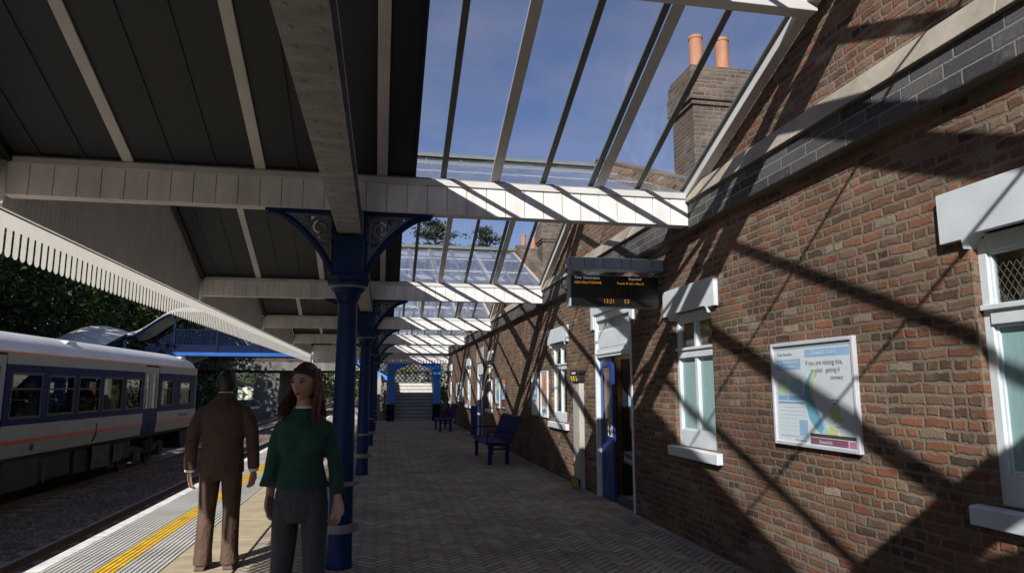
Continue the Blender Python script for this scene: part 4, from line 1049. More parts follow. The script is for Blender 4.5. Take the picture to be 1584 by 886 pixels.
for sd in (1, -1):
    X0, X1 = (1.34, 1.40) if sd > 0 else (-1.40, -1.34)
    ev = sorted(wins+[(a, b, None, None) for a, b in doors])
    blue = MB(); low = MB(); top = MB(); y = S0
    def lower(a, b):
        p = [(sd*1.33, .15), (sd*1.36, .15), (sd*1.40, .5), (sd*1.40, .82), (sd*1.34, .82)]
        low.prism(p, 'y', a, b)
    last = S0; ys = S0
    for (a, b, z0, z1) in ev:
        blue.box(X0, X1, y, a, .82, 2.1)
        if z0 is None:
            tb(blue, 'window_band', 'train_blue', bevel=.012); blue = MB(); lower(ys, a); ys = b; top.box(X0, X1, last, a, 2.1, 2.34); last = b
        else:
            blue.box(X0, X1, a, b, .82, z0); blue.box(X0, X1, a, b, z1, 2.1)
        y = b
    blue.box(X0, X1, y, S1-.25, .82, 2.1); lower(ys, S1-.05); top.box(X0, X1, last, S1-.05, 2.1, 2.34)
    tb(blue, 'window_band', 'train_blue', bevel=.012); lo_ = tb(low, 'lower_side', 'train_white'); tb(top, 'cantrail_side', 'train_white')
    m_ = MB(); m_.box(min(sd*1.395, sd*1.406), max(sd*1.395, sd*1.406), S0, S1-.1, 2.325, 2.365); tb(m_, 'orange_stripe', 'train_orange')
    m_ = MB(); yy = S0
    for a, b in sorted(doors): m_.box(min(sd*1.39, sd*1.404), max(sd*1.39, sd*1.404), yy, a, .44, .505); yy = b
    m_.box(min(sd*1.39, sd*1.404), max(sd*1.39, sd*1.404), yy, S1-.35, .44, .505); tb(m_, 'red_stripe', 'train_red', lo_)
    m_ = MB(); m_.box(min(sd*1.34, sd*1.395), max(sd*1.34, sd*1.395), S1-.25, S1-.02, .84, 2.08); tb(m_, 'cab_edge', 'black')
    if sd > 0:
        m_ = MB(); m_.box(1.393, 1.408, 4.35, 4.42, .45, .68); m_.prism([(1.0, 0), (1, 0)], 'x', 0, 0) if False else None
        m_.tube([(1.402, 4.38, .46), (1.395, 4.32, .3), (1.385, 4.22, .22)], .02, 6); m_.ball((1.385, 1.2, .32), .015, .09, .085, 10, 6); tb(m_, 'side_fitting', 'black', lo_)
        o = text('lettering', 'Chiltern Railways', .17, M['train_blue'], lo_, (1.408, 11.1, .60-TZ), (R(90), 0, R(90)), sx=.9)
    for (a, b, z0, z1) in wins:
        m_ = MB(); fx0, fx1 = (1.375, 1.408) if sd > 0 else (-1.408, -1.375)
        m_.box(fx0, fx1, a-.03, a+.02, z0-.03, z1+.03); m_.box(fx0, fx1, b-.02, b+.03, z0-.03, z1+.03); m_.box(fx0, fx1, a+.02, b-.02, z0-.03, z0+.02); m_.box(fx0, fx1, a+.02, b-.02, z1-.02, z1+.03)
        if int(a*10) % 2 == 1 or a > 9 and a < 10: m_.box(fx0, fx1, a+.02, b-.02, 1.56, 1.6)
        w_o = tb(m_, 'window', 'black', bevel=.006)
        m_ = MB(); m_.box(sd*1.37-.004, sd*1.37+.004, a, b, z0, z1); tb(m_, 'pane', 'train_glass', w_o)
    for a, b in doors:
        mid = (a+b)/2
        for (p, q) in ((a+.01, mid-.008), (mid+.008, b-.01)):
            m_ = MB(); c = (p+q)/2; dx0, dx1 = (1.36, 1.385) if sd > 0 else (-1.385, -1.36)
            m_.box(dx0, dx1, p, c-.15, .95, 2.28); m_.box(dx0, dx1, c+.15, q, .95, 2.28); m_.box(dx0, dx1, c-.15, c+.15, 2.05, 2.28)
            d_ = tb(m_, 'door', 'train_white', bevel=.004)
            m_ = MB(); m_.prism([(sd*1.32, .15), (sd*1.345, .15), (sd*1.386, .5), (sd*1.386, .95), (sd*1.36, .95)], 'y', p, q); tb(m_, 'lower_panel', 'train_blue', d_)
            m_ = MB(); m_.box(sd*1.366-.004, sd*1.366+.004, c-.15, c+.15, .95, 2.05); tb(m_, 'pane', 'train_glass', d_)
# roof
def arcroof(off=0.):
    pts = [(1.40, 2.34), (1.385, 2.44), (1.33, 2.55), (1.22, 2.66), (1.0, 2.77), (.65, 2.85), (.3, 2.89), (0, 2.9)]
    pts = pts+[(-x, z) for x, z in pts[-2::-1]]
    return pts
m_ = MB(); A = arcroof(); n = len(A); vs = []
secs = [(S0, 1., 0.), (S1-1.4, 1., 0.), (S1-.7, .99, -.03), (S1-.25, .97, -.12), (S1, .93, -.26)]
for (s_, k, dz) in secs:
    vs += [(x*k, s_, 2.34+(z-2.34)*(1+dz*1.4)) for x, z in A]
fs = [(i*n+j, (i+1)*n+j, (i+1)*n+j+1, i*n+j+1) for i in range(len(secs)-1) for j in range(n-1)]
m_.add(vs, fs); rf = tb(m_, 'roof', 'train_roof', smooth=True)
for s_ in (3.0, 11.9, -5.):
    m_ = MB(); m_.prism([(s_-.45, 2.58), (s_-.1, 2.78), (s_+.3, 2.78), (s_+.5, 2.58)], 'x', .75, 1.2); tb(m_, 'vent', 'train_roof', rf, bevel=.05)
m_ = MB(); m_.box(-1.34, 1.34, S1-.12, S1-.02, .2, 1.0); m_.box(-1.34, -.45, S1-.12, S1-.02, 1.0, 2.34); m_.box(.45, 1.34, S1-.12, S1-.02, 1.0, 2.34); m_.box(-.45, .45, S1-.1, S1, 1.0, 2.5); tb(m_, 'cab_end', 'train_blue', bevel=.03)
m_ = MB(); m_.box(-1.33, 1.33, S0, S0+.06, .2, 2.4); tb(m_, 'inner_end', 'under2')
m_ = MB(); m_.box(-1.32, 1.32, S0, S1-.1, .1, .18); tb(m_, 'floor', 'under')
m_ = MB()
s_ = S0+.6
while s_ < S1-.8:
    if not any(a-.3 < s_ < b+.3 for a, b in doors):
        for x in (-.98, .98):
            m_.box(x-.34, x+.34, s_-.06, s_+.06, .62, 1.28); m_.box(x-.34, x+.34, s_, s_+.45, .55, .66)
    s_ += .82
tb(m_, 'seats', 'seat', bevel=.03)
# underframe
m_ = MB(); ru = random.Random(4); s_ = S0+.5
while s_ < 6.9:
    l = ru.uniform(.5, 1.6)
    m_.box(-1.15, ru.uniform(1.12, 1.28), s_, s_+l, ru.uniform(-.72, -.5), .13); s_ += l+ru.uniform(.05, .3)
tb(m_, 'equipment', 'under', bevel=.02)
for (a, b, c, e) in ((2.0, 2.1, -.55, -.1), (4.5, 5.6, -.55, .05), (5.9, 6.5, -.5, .0)):
    m_ = MB(); m_.box(1.285, 1.295, a, b, c, e); tb(m_, 'access_panel', 'under2')
m_ = MB(); m_.box(-1.2, 1.2, S0, S1-.3, .02, .14); tb(m_, 'sole_bar', 'under')
RX = Matrix.Rotation(R(90), 4, 'Y')
for c in (9.1, -5.4):
    m_ = MB()
    for x in (-1.02, 1.02):
        m_.prism([(c-1.6, -.3), (c-1.3, -.18), (c-.5, -.32), (c+.5, -.32), (c+1.3, -.18), (c+1.6, -.3), (c+1.5, -.42), (c+.5, -.5), (c-.5, -.5), (c-1.5, -.42)], 'x', x-.07, x+.07)
        for q in (-1.12, 1.12): m_.box(x-.09, x+.14, c+q-.16, c+q+.16, -.68, -.36)
        m_.tube([(x+.05, c-.2, -.5), (x+.05, c-.2, -.1)], .12, 10); m_.tube([(x+.05, c+.2, -.5), (x+.05, c+.2, -.1)], .12, 10)
    m_.box(-1, 1, c-.3, c+.3, -.45, -.1)
    bg = tb(m_, 'bogie', 'under')
    for q in (-1.12, 1.12):
        for x in (-.78, .72):
            w_ = MB(); w_.lathe([(.1, -.06), (.3, -.05), (.34, -.065), (.42, -.065), (.425, .03), (.45, .04), (.45, .065), (.3, .06), (.1, .08)], 28); w_.xform(Matrix.Translation((x, c+q, -.522)) @ RX)
            tb(w_, 'wheel', 'under2', bg, smooth=False)
m_ = MB(); m_.prism([(S1-1.2, .15), (S1-.06, .15), (S1-.32, -.5), (S1-.5, -.62), (S1-.9, -.62)], 'x', -1.2, 1.2); tb(m_, 'skirt', 'under')

# ================================================================== FOOTBRIDGE
fb = thing('footbridge', 'blue lattice covered footbridge over the tracks with its stairs at both ends', 'footbridge', (-4., 38.5, 0))
def lattice(m_, p, q, h, step=.17, w=.04, axis='x'):
    """lattice panel between p and q (bottom line), h tall"""
    p = Vector(p); q = Vector(q); L = (q-p).length; n = int(L/step); d = (q-p)/n
    k = max(1, int(h/step))
    for i in range(-k, n+1):
        a = i; b = i+k; za, zb = 0., h
        if a < 0: za = h*(-a)/k; a = 0
        if b > n: zb = h-h*(b-n)/k; b = n
        if b <= a: continue
        for s_ in (0, 1):
            aa, bb = (a, b) if s_ == 0 else (n-a, n-b)
            m_.beam(p+d*aa+Vector((0, 0, za)), p+d*bb+Vector((0, 0, zb)), .012, w)
DX0, DX1, DZ = -10.6, -2.3, 3.4
m_ = MB(); m_.box(DX0, DX1, 37.7, 39.7, DZ-.1, DZ); m_.build('deck', M['concrete'], fb)
for yy in (37.65, 39.75):
    m_ = MB(); m_.box(DX0, DX1, yy-.06, yy+.06, DZ-.16, DZ+.02); m_.build('bottom_girder', M['girder_blue'], fb)
    m_ = MB(); lattice(m_, (DX0, yy, DZ), (DX1, yy, DZ), 1.15); m_.box(DX0, DX1, yy-.05, yy+.05, DZ+1.13, DZ+1.2); m_.box(DX0, DX1, yy-.015, yy+.015, DZ, DZ+.4); m_.build('lattice_parapet', M['bridge_navy'], fb)
    for x in (-10.6, -8.5, -6.4, -4.3, -2.3):
        m_ = MB(); m_.box(x-.05, x+.05, yy-.05, yy+.05, DZ, 5.42); m_.build('post', M['bridge_navy'], fb)
def arched(m_, f, n, w0, w1, rise, th=.05):
    """barrel sheet following centre line f(t)->(x,y,z); width direction given by f"""
    K = 10; vs = []
    for i in range(n+1):
        c, wd = f(i/n); c = Vector(c); wd = Vector(wd)
        for k in range(K+1):
            u = -1+2*k/K; vs.append(c+wd*(u*w0)+Vector((0, 0, rise*(1-u*u))))
    N0 = len(vs); vs += [v+Vector((0, 0, th)) for v in vs]
    fs = []
    for i in range(n):
        for k in range(K):
            a, b, c_, d = i*(K+1)+k, i*(K+1)+k+1, (i+1)*(K+1)+k+1, (i+1)*(K+1)+k
            fs += [(a, d, c_, b), (N0+a, N0+b, N0+c_, N0+d)]
        for k in (0, K):
            a, d = i*(K+1)+k, (i+1)*(K+1)+k; fs.append((a, d, N0+d, N0+a) if k == 0 else (d, a, N0+a, N0+d))
    for i in (0, n):
        for k in range(K):
            a, b = i*(K+1)+k, i*(K+1)+k+1; fs.append((a, b, N0+b, N0+a))
    m_.add(vs, fs)
def rsm(t): return t*t*(3-2*t)
def roofline(t):
    x = -2.0-11.0*t; z = 5.42 if x > -10.4 else 5.42-1.35*rsm((-10.4-x)/2.6*1.0)
    return ((x, 38.7, z), (0, 1, 0))
m_ = MB(); arched(m_, roofline, 44, 1.25, 0, .38); rf = m_.build('roof', M['bridge_roof'], fb, smooth=False)
def edge_tube(par, f, n, w0, rise):
    for sg in (-1, 1):
        m_ = MB(); m_.tube([tuple(Vector(f(i/n)[0])+Vector(f(i/n)[1])*sg*(w0+.02)) for i in range(n+1)], .075, 6); m_.build('fascia', M['bridge_navy'], par)
edge_tube(rf, roofline, 44, 1.25, .38)
# flights on the far side
m_ = MB(); lattice(m_, (-13.0, 37.65, 1.9), (-10.6, 37.65, 3.4), 1.1); m_.beam((-13., 37.65, 1.85), (-10.6, 37.65, 3.35), .08, .25); m_.build('stair_parapet', M['bridge_navy'], fb)
m_ = MB(); lattice(m_, (-13.0, 39.75, 1.9), (-10.6, 39.75, 3.4), 1.1); m_.beam((-13., 39.75, 1.85), (-10.6, 39.75, 3.35), .08, .25); m_.build('stair_parapet', M['bridge_navy'], fb)
m_ = MB()
for k in range(10): m_.box(-13+.24*k, -13+.24*(k+1)+.02, 37.7, 39.7, 1.82+.15*k, 1.9+.15*(k+1))
for k in range(12): m_.box(-15.5, -13., 31.5+.5*k, 31.5+.5*(k+1)+.02, .08+.15*k, .15*(k+1))
m_.box(-15.6, -13., 37.5, 39.8, 1.78, 1.9); m_.build('far_stairs', M['step'], fb)
def roof2(t):
    y = 38.9-8.3*t
    return ((-14.25, y, 4.28-max(0, (37.8-y))*.285), (1, 0, 0))
m_ = MB(); arched(m_, roof2, 20, 1.35, 0, .42); r2 = m_.build('roof', M['bridge_roof'], fb); edge_tube(r2, roof2, 20, 1.35, .42)
m_ = MB()
for y in (31., 34.3, 37.6): m_.box(-15.6, -15.5, y, y+.1, 0, 4.2-max(0, 37.8-y)*.285); m_.box(-12.98, -12.88, y, y+.1, 0, 4.2-max(0, 37.8-y)*.285)
m_.build('post', M['portal_blue'], fb)
for x in (-15.55, -12.93):
    m_ = MB(); lattice(m_, (x, 31.1, .4), (x, 37.6, 2.1), 1.0); m_.build('stair_parapet', M['bridge_navy'], fb)
# flights on the near side, with the blue portal
m_ = MB()
for k in range(11): m_.box(.35, 2.62, 35.0+.28*k, 35.0+.28*(k+1)+.02, .0 if k == 0 else .05+.172*(k-1), .172*(k+1))
m_.box(.0, 2.8, 38.08, 40.0, 1.75, 1.9)
nb = MB()
for k in range(11): nb.box(.36, 2.61, 34.994+.28*k, 35.045+.28*k, .172*(k+1)-.03, .172*(k+1)+.003)
nb.build('drawn_step_edge', M['asphalt'], fb)  # dark strips added to draw step edges that look flat in shade
for k in range(10): m_.box(.25-.255*(k+1), .25-.255*k+.02, 38.1, 39.7, 1.82+.15*k, 1.9+.15*(k+1))
m_.build('near_stairs', M['step'], fb)
m_ = MB(); lattice(m_, (.1, 40.0, 1.9), (2.85, 40., 1.9), 1.1, .24, .045); m_.box(.1, 2.85, 39.97, 40.03, 2.98, 3.06); m_.box(2.8, 2.86, 38, 40, 1.9, 3.1); m_.build('landing_parapet', M['bridge_navy'], fb)
m_ = MB(); lattice(m_, (.3, 37.75, 2.1), (-2.3, 37.75, 3.62), .95, .24, .045); m_.beam((.3, 37.75, 3.05), (-2.3, 37.75, 4.55), .06, .06); m_.build('stair_parapet', M['bridge_navy'], fb)
m_ = MB(); m_.beam((.45, 37.72, 1.98), (-2.3, 37.72, 3.55), .1, .2); m_.build('stringer', M['portal_blue'], fb)
for x in (.28, 2.66):
    m_ = MB(); m_.prism([(34.7, 0.02), (38.1, 1.6), (38.1, 2.85), (36.6, 2.4), (34.7, 1.25)], 'x', x-.03, x+.03); m_.build('stair_side', M['bridge_navy'], fb)
PY = 34.4
for (a, b) in ((.20, .58), (2.47, 2.83)):
    m_ = MB(); m_.box(a, b, PY, PY+.3, .82, 2.88); po = m_.build('portal_post', M['portal_blue'], fb, bevel=.015)
    m_ = MB(); m_.box(a-.01, b+.01, PY-.01, PY+.31, 0, .815); m_.build('post_foot', M['bridge_navy'], po, bevel=.01)
m_ = MB(); pts = [(.58, 2.42)]
for k in range(9):
    u = k/8; pts.append((.58+1.89*u, 2.42+.4*(1-abs(2*u-1)**1.4)))
pts = pts[1:]+[(2.47, 2.9), (.58, 2.9)]
m_.prism(pts, 'y', PY+.03, PY+.27); m_.build('portal_arch', M['portal_blue'], fb)
def roof3(t):
    return ((1.5, 37.9+2.2*t, 3.95+.45*t), (1, 0, 0))
m_ = MB(); arched(m_, roof3, 12, 1.42, 0, .4); m_.build('roof', M['bridge_roof'], fb)
m_ = MB(); m_.box(-.55, -.1, 37.2, 37.6, -.1, 2.35); m_.box(-2.3, .12, 37.0, 37.65, -.1, .32); m_.build('stair_pier', M['concrete'], fb)
m_ = MB(); m_.box(.06, .19, 36.9, 37.3, -.1, 1.9); m_.build('brick_pier', M['brick'], fb)
m_ = MB(); m_.box(-2.45, -2.1, 38., 39.4, -1.4, 3.28); m_.build('deck_pier', M['concrete'], fb)
m_ = MB(); m_.box(-11.0, -10.65, 38., 39.4, -1.4, 3.28); m_.prism([(-10.65, 2.6), (-9.2, 3.24), (-10.65, 3.24)], 'y', 38.2, 39.2); m_.build('deck_pier', M['concrete'], fb)

# road bridge far behind
rb_ = thing('road_bridge', 'dark concrete road bridge crossing the tracks in the distance', 'road bridge', (-6, 71, -1.2))
m_ = MB(); m_.box(-11.3, -9.9, 70, 80, -1.4, 3.3); m_.prism([(-11.3, -1.4), (-11.3, 3.3), (-11.7, 3.3), (-13.4, -1.4)], 'y', 70.0, 70.8); m_.build('abutment', M['dark_concrete'], rb_)
m_ = MB(); m_.box(-1.6, 3.5, 70, 80, -1.4, 3.3); m_.build('abutment', M['dark_concrete'], rb_)
m_ = MB(); m_.box(-22, 12, 69.6, 80.4, 3.302, 4.1); m_.build('deck', M['dark_concrete'], rb_)
m_ = MB(); m_.box(-22, 12, 69.7, 70.1, 4.102, 5.2); m_.box(-22, 12, 79.9, 80.3, 4.102, 5.2); m_.build('parapet', M['dark_brick'], rb_)

# cream notice panel on the far platform
t = thing('notice_board', 'cream notice panel on posts near the end of the far platform', 'notice board', (-11.6, 62.5, 0))
m_ = MB(); m_.box(-12.2, -10.95, 62.5, 62.56, .62, 1.72); m_.build('panel', M['cream_panel'], t)
m_ = MB(); m_.box(-12.27, -10.88, 62.47, 62.6, 1.722, 1.82); m_.box(-12.27, -12.205, 62.47, 62.6, .6, 1.72); m_.box(-10.945, -10.88, 62.47, 62.6, .6, 1.72); m_.build('frame', M['black'], t)
m_ = MB(); m_.box(-12.1, -12.02, 62.6, 62.68, 0, 1.8); m_.box(-11.13, -11.05, 62.6, 62.68, 0, 1.8); m_.build('post', M['black'], t)
# garden wall and screen at the end of the building
t = MB(); t.box(2.95, 9., 44., 44.3, -1.3, 1.7); tag(t.build('garden_wall', M['brick']), 'low brick wall behind the station building past the stairs', 'wall')

# ================================================================== TREES
def leaf_cloud(m_, rnd, clumps, per, size, flat=1.):
    for (c, r, tn) in clumps:
        for _ in range(per):
            d = Vector((rnd.gauss(0, 1), rnd.gauss(0, 1), rnd.gauss(0, 1)*flat)); d = d*(r*.55)
            p = Vector(c)+d
            a = Vector((rnd.gauss(0, 1), rnd.gauss(0, 1), rnd.gauss(0, .7))).normalized(); b = a.cross(Vector((rnd.gauss(0, 1), rnd.gauss(0, 1), rnd.gauss(0, 1)))).normalized()
            s_ = size*rnd.uniform(.6, 1.35)
            m_.add([p-a*s_, p-b*s_*.5, p+a*s_, p+b*s_*.5], [(0, 1, 2, 3)], min(1, max(0, tn+rnd.uniform(-.2, .2))))
def make_tree(label, seed, H, Rc, base, mat, n=70, per=55, size=.17, group=None, loc=(0, 0, 0), name='broadleaf_tree'):
    rnd = random.Random(seed)
    t = thing(name, label, 'tree', loc, group=group)
    m_ = MB(); top = Vector((rnd.uniform(-.5, .5), rnd.uniform(-.5, .5), H*.8))
    def bez(a, b, c, k=7): return [a*(1-u)**2+b*2*u*(1-u)+c*u*u for u in [i/k for i in range(k+1)]]
    z = Vector((0, 0, -.3)); trunk = bez(z, Vector((rnd.uniform(-.4, .4), rnd.uniform(-.4, .4), H*.4)), top, 9)
    m_.tube(trunk, [.026*H*(1-.85*i/9) for i in range(10)], 9)
    ends = []
    for i in range(11):
        u = rnd.uniform(.25, .9); s_ = trunk[int(u*9)]; a = rnd.uniform(0, 2*PI)
        e = Vector((math.cos(a)*Rc*rnd.uniform(.5, .9), math.sin(a)*Rc*rnd.uniform(.5, .9), s_.z+H*rnd.uniform(.08, .28)))
        m_.tube(bez(s_, s_*.5+e*.5+Vector((0, 0, -.3)), e, 5), [.011*H*(1-.8*k/5) for k in range(6)], 6); ends.append(e)
    m_.build('trunk', M['bark'], t, local=True, smooth=True)
    cl = []
    for i in range(n):
        if i < len(ends)*2: c = ends[i % len(ends)]+Vector((rnd.uniform(-.8, .8), rnd.uniform(-.8, .8), rnd.uniform(-.5, .8)))
        else:
            a = rnd.uniform(0, 2*PI); v = rnd.uniform(-1, 1); rr = rnd.uniform(.55, 1.)**.5; q = math.sqrt(1-v*v)
            c = Vector((math.cos(a)*q*Rc*rr, math.sin(a)*q*Rc*rr, base+(H-base)*(.5+.5*v*rr)))
        cl.append((c, rnd.uniform(.7, 1.5)*Rc/4, rnd.uniform(.1, .85)))
    k = MB(); leaf_cloud(k, rnd, cl, per, size); k.build('crown', M[mat], t, local=True, toned=True)
    return t
gA, gB = 'dark trees on the bank behind the far platform', 'trees beyond the road bridge'
lA, lB, lC = 'tall dense dark green tree on the bank behind the far platform', 'broad mid green tree on the bank behind the far platform', 'green tree in the distance beyond the road bridge'
pa = make_tree(lA, 1, 12.5, 4.2, 1.2, 'leaf2', 95, 60, .2, gA, (-21, 30, .6))
pb = make_tree(lB, 2, 10.5, 4.6, 1.0, 'leaf', 95, 60, .19, gA, (-19, 44, .2))
rt = random.Random(21)
spots = [(-22, 18), (-20.5, 24), (-27, 27), (-20, 37), (-28, 38), (-25, 46), (-20, 52), (-30, 52), (-24, 58), (-19.5, 64), (-31, 65), (-26, 72), (-20, 78), (-33, 80), (-35, 30), (-37, 44), (-40, 60), (-24, 10), (-30, 14), (-22, 88), (-30, 95), (-38, 20), (-44, 76), (-24, 33.5), (-17.5, 70), (-23, 64.5)]
for i, (x, y) in enumerate(spots):
    s_ = pa if i % 5 not in (2, 4) else pb
    o = dup(s_, (x, y, -.2+min(7.5, max(0, -14.4-x)*.42)-.8), lA if s_ is pa else lB, rt.uniform(0, 6.28))
    k = rt.uniform(.85, 1.12); o.scale = (k*rt.uniform(.95, 1.15), k, k)
for i, (x, y) in enumerate([(-12, 96), (-6, 100), (0, 98), (-9, 112), (-2, 118), (-15, 108), (5, 108)]):
    o = dup(pb if i % 2 else pa, (x, y, -1.2), lC, rt.uniform(0, 6.28), gB); o.scale = (1, 1, rt.uniform(.8, 1.1))
# low shrubs along the foot of the bank
def shrub(label, x, y, z, s, seed, mat='leaf', group=None):
    rnd = random.Random(seed); t = thing('shrub', label, 'shrub', (x, y, z), group=group)
    m_ = MB()
    for k in range(6):
        a = rnd.uniform(0, 6.28); m_.tube([(0, 0, -.1), (math.cos(a)*s*.3, math.sin(a)*s*.3, s*.5), (math.cos(a)*s*.6, math.sin(a)*s*.6, s*.95)], [.03, .02, .008], 5)
    m_.build('stem', M['bark'], t, local=True)
    cl = [((rnd.gauss(0, .45)*s, rnd.gauss(0, .45)*s, s*rnd.uniform(.2, 1.1)), s*.42, rnd.uniform(.2, .9)) for _ in range(26)]
    k = MB(); leaf_cloud(k, rnd, cl, 45, .1); k.build('foliage', M[mat], t, local=True, toned=True); return t
sh = shrub('leafy shrub growing along the foot of the bank behind the far platform', -15.6, 40, -.1, 1.7, 9, group='shrubs at the foot of the bank')
for i in range(16): 
    o = dup(sh, (-15.6-rt.uniform(0, 1.6), 22+i*3.1, -.1), sh['label'], rt.uniform(0, 6.28)); o.scale = [rt.uniform(.8, 1.4)]*3
shrub('tall bright green shrub behind the masonry pier of the stairs', .2, 42.5, -.9, 1.9, 33)
shrub('large sunlit lime green shrub seen through the lattice at the top of the stairs', 1.4, 45.5, .6, 3.4, 35, 'leaf_lime')
shrub('dark shrub beside the brick garden wall at the end of the building', 3.7, 41, -.6, 2.2, 34, 'leaf2')
# layered cedars that rise above the canopy at the far end
def cedar(label, x, y, H, seed, Rc):
    rnd = random.Random(seed); t = thing('cedar_tree', label, 'tree', (x, y, -1.2))
    m_ = MB(); m_.tube([(0, 0, -.3), (.2, .1, H*.5), (.1, 0, H)], [.42, .25, .04], 9); cl = []
    for k in range(34):
        u = (k+.5)/34; z = H*(.35+.65*u); r = Rc*(1.05-u)**.7*rnd.uniform(.5, 1.1); a = k*2.4+rnd.uniform(-.4, .4)
        e = (math.cos(a)*r, math.sin(a)*r, z+rnd.uniform(-.2, .7)); m_.tube([(.1, 0, z-.4), (e[0]*.5, e[1]*.5, z), e], [.1, .06, .02], 5)
        for q in range(6):
            w_ = .3+.7*q/5; cl.append(((e[0]*w_+rnd.uniform(-.3, .3), e[1]*w_+rnd.uniform(-.3, .3), z+(e[2]-z)*w_+.15), rnd.uniform(.55, .95), rnd.uniform(.1, .8)))
    m_.build('trunk', M['bark'], t, local=True, smooth=True)
    k = MB(); leaf_cloud(k, rnd, cl, 42, .14, .35); k.build('crown', M['leaf3'], t, local=True, toned=True); return t
cedar('big spreading cedar rising above the far end of the glass canopy', 4.2, 60, 17.4, 51, 7.6)
cedar('smaller pointed cedar to the right of the big spreading one', 9.0, 61, 16.6, 52, 4.0)

# ================================================================== PEOPLE
def remesh(mb, name, mat, parent, vox, smooth=4, local=True):
    me = bpy.data.meshes.new('tmp'); me.from_pydata(mb.v, [], mb.f); me.update()
    o = bpy.data.objects.new('tmp', me); col.objects.link(o)
    md = o.modifiers.new('r', 'REMESH'); md.mode = 'VOXEL'; md.voxel_size = vox; md.use_smooth_shade = True
    if smooth:
        ms = o.modifiers.new('s', 'SMOOTH'); ms.factor = .5; ms.iterations = smooth
    dg = bpy.context.evaluated_depsgraph_get(); dg.update()
    m2 = bpy.data.meshes.new_from_object(o.evaluated_get(dg), depsgraph=dg)
    bpy.data.objects.remove(o); bpy.data.meshes.remove(me)
    m2.name = name; m2.materials.clear(); m2.materials.append(mat)
    m2.polygons.foreach_set('use_smooth', [True]*len(m2.polygons))
    ob = bpy.data.objects.new(name, m2); col.objects.link(ob); ob.parent = parent
    return ob
def capped(m_, pts, rs, n=18, ref=(1, 0, 0)):
    """tube with rounded ends"""
    m_.tube(pts, rs, n, True, 1., ref)
def head_mesh(m_, c, hw, hd, hh, female):
    """head facing -y; c centre; half width, depth, height"""
    n, m = 56, 48; vs = []
    for i in range(m+1):
        v = -math.cos(PI*i/m); r = math.sin(PI*i/m)
        for j in range(n):
            a = 2*PI*j/n; x = math.sin(a)*r; y = -math.cos(a)*r; z = v
            X, Y, Z = x*hw, y*hd, z*hh
            front = max(0, -y)
            # jaw and chin
            if z < 0:
                k = -z; X *= 1-.36*k**1.3; 
                if y > 0: Y *= 1-.5*k**1.1
                else: Y *= 1-.06*k
                if y < 0: X *= 1-.08*k*front
            if z > .2 and y > 0: Y *= 1.05
            def bump(px, pz, sx, sz): return math.exp(-((X-px)/sx)**2-((Z-pz)/sz)**2)
            if y < 0:
                f = front**.5
                Y -= .021*bump(0, -.028, .0115, .019)*f + .009*bump(0, -.005, .009, .022)*f
                Y -= .004*(bump(-.012, -.034, .008, .008)+bump(.012, -.034, .008, .008))*f
                Y += .010*(bump(-.032, .006, .016, .012)+bump(.032, .006, .016, .012))*f
                Y -= .004*(bump(-.03, .026, .02, .008)+bump(.03, .026, .02, .008))*f
                Y -= .006*bump(0, -.062, .02, .009)*f
                Y += .004*bump(0, -.077, .02, .006)*f
                Y -= .008*bump(0, -.097, .018, .014)*f
                Y -= .004*(bump(-.042, -.025, .018, .02)+bump(.042, -.025, .018, .02))*f
            vs.append((c[0]+X, c[1]+Y, c[2]+Z))
    fs = []
    for i in range(m):
        for j in range(n):
            jj = (j+1) % n; fs.append((i*n+j, i*n+jj, (i+1)*n+jj, (i+1)*n+j))
    m_.add(vs, fs)
    for s_ in (-1, 1):
        m_.ball((c[0]+s_*(hw-.003), c[1]+.012, c[2]-.004), .013, .019, .032, 10, 8)
def hand(m_, wr, s_, yaw, curl=.35):
    """relaxed hanging hand; s_ = +1 when the body is on the -x side; fingers spread front to back"""
    wr = Vector(wr); fy = Vector((math.sin(yaw)*s_, -math.cos(yaw), 0)); nx = Vector((-s_*math.cos(yaw), -math.sin(yaw), 0))   # fy: towards the thumb, nx: palm side
    dn = Vector((0, 0, -1))
    P = lambda f, d, p: wr+fy*f+dn*d+nx*p
    m_.tube([P(0, -.04, 0), P(0, .0, 0), P(.002, .035, 0), P(.0, .075, .004), P(.0, .095, .008)], [(.026, .02), (.026, .019), (.037, .017), (.042, .016), (.041, .012)], 14, ref=tuple(fy))
    for k, (f, L) in enumerate(((.032, .07), (.0108, .078), (-.0108, .073), (-.031, .056))):
        a = P(f*.96, .085, .006); pts = [a]; ang = .12+curl*.3
        d0 = dn*math.cos(ang)+nx*math.sin(ang)+fy*(f*2.6); b = a+d0.normalized()*(.014+L*.38); ang += curl*1.1
        d1 = dn*math.cos(ang)+nx*math.sin(ang)+fy*(f*2.2); c = b+d1.normalized()*L*.36; ang += curl*.9
        d2 = dn*math.cos(ang)+nx*math.sin(ang)+fy*(f*1.5); d = c+d2.normalized()*L*.3
        m_.tube([a, b, c, d], [.0092, .0088, .008, .0062], 8, ref=tuple(fy))
    m_.tube([P(.024, .015, .004), P(.05, .045, .016), P(.062, .075, .024), P(.06, .1, .03)], [.014, .0115, .0095, .007], 8, ref=tuple(fy))
def body_core(hw, sh, arms, hipx, foot_x, zh, hz):
    """slim continuous figure under the clothes: trunk, limbs, neck"""
    m_ = MB()
    m_.tube([(0, 0, zh-.12), (0, 0, zh), (0, 0, zh+.2), (0, 0, zh+.4), (0, 0, sh), (0, .005, sh+.05), (0, .006, sh+.09), (0, .0, hz)], [(.1, .08), (.13, .09), (.11, .085), (.15, .09), (.11, .07), (.062, .06), (.054, .058), (.05, .06)], 18)
    return m_

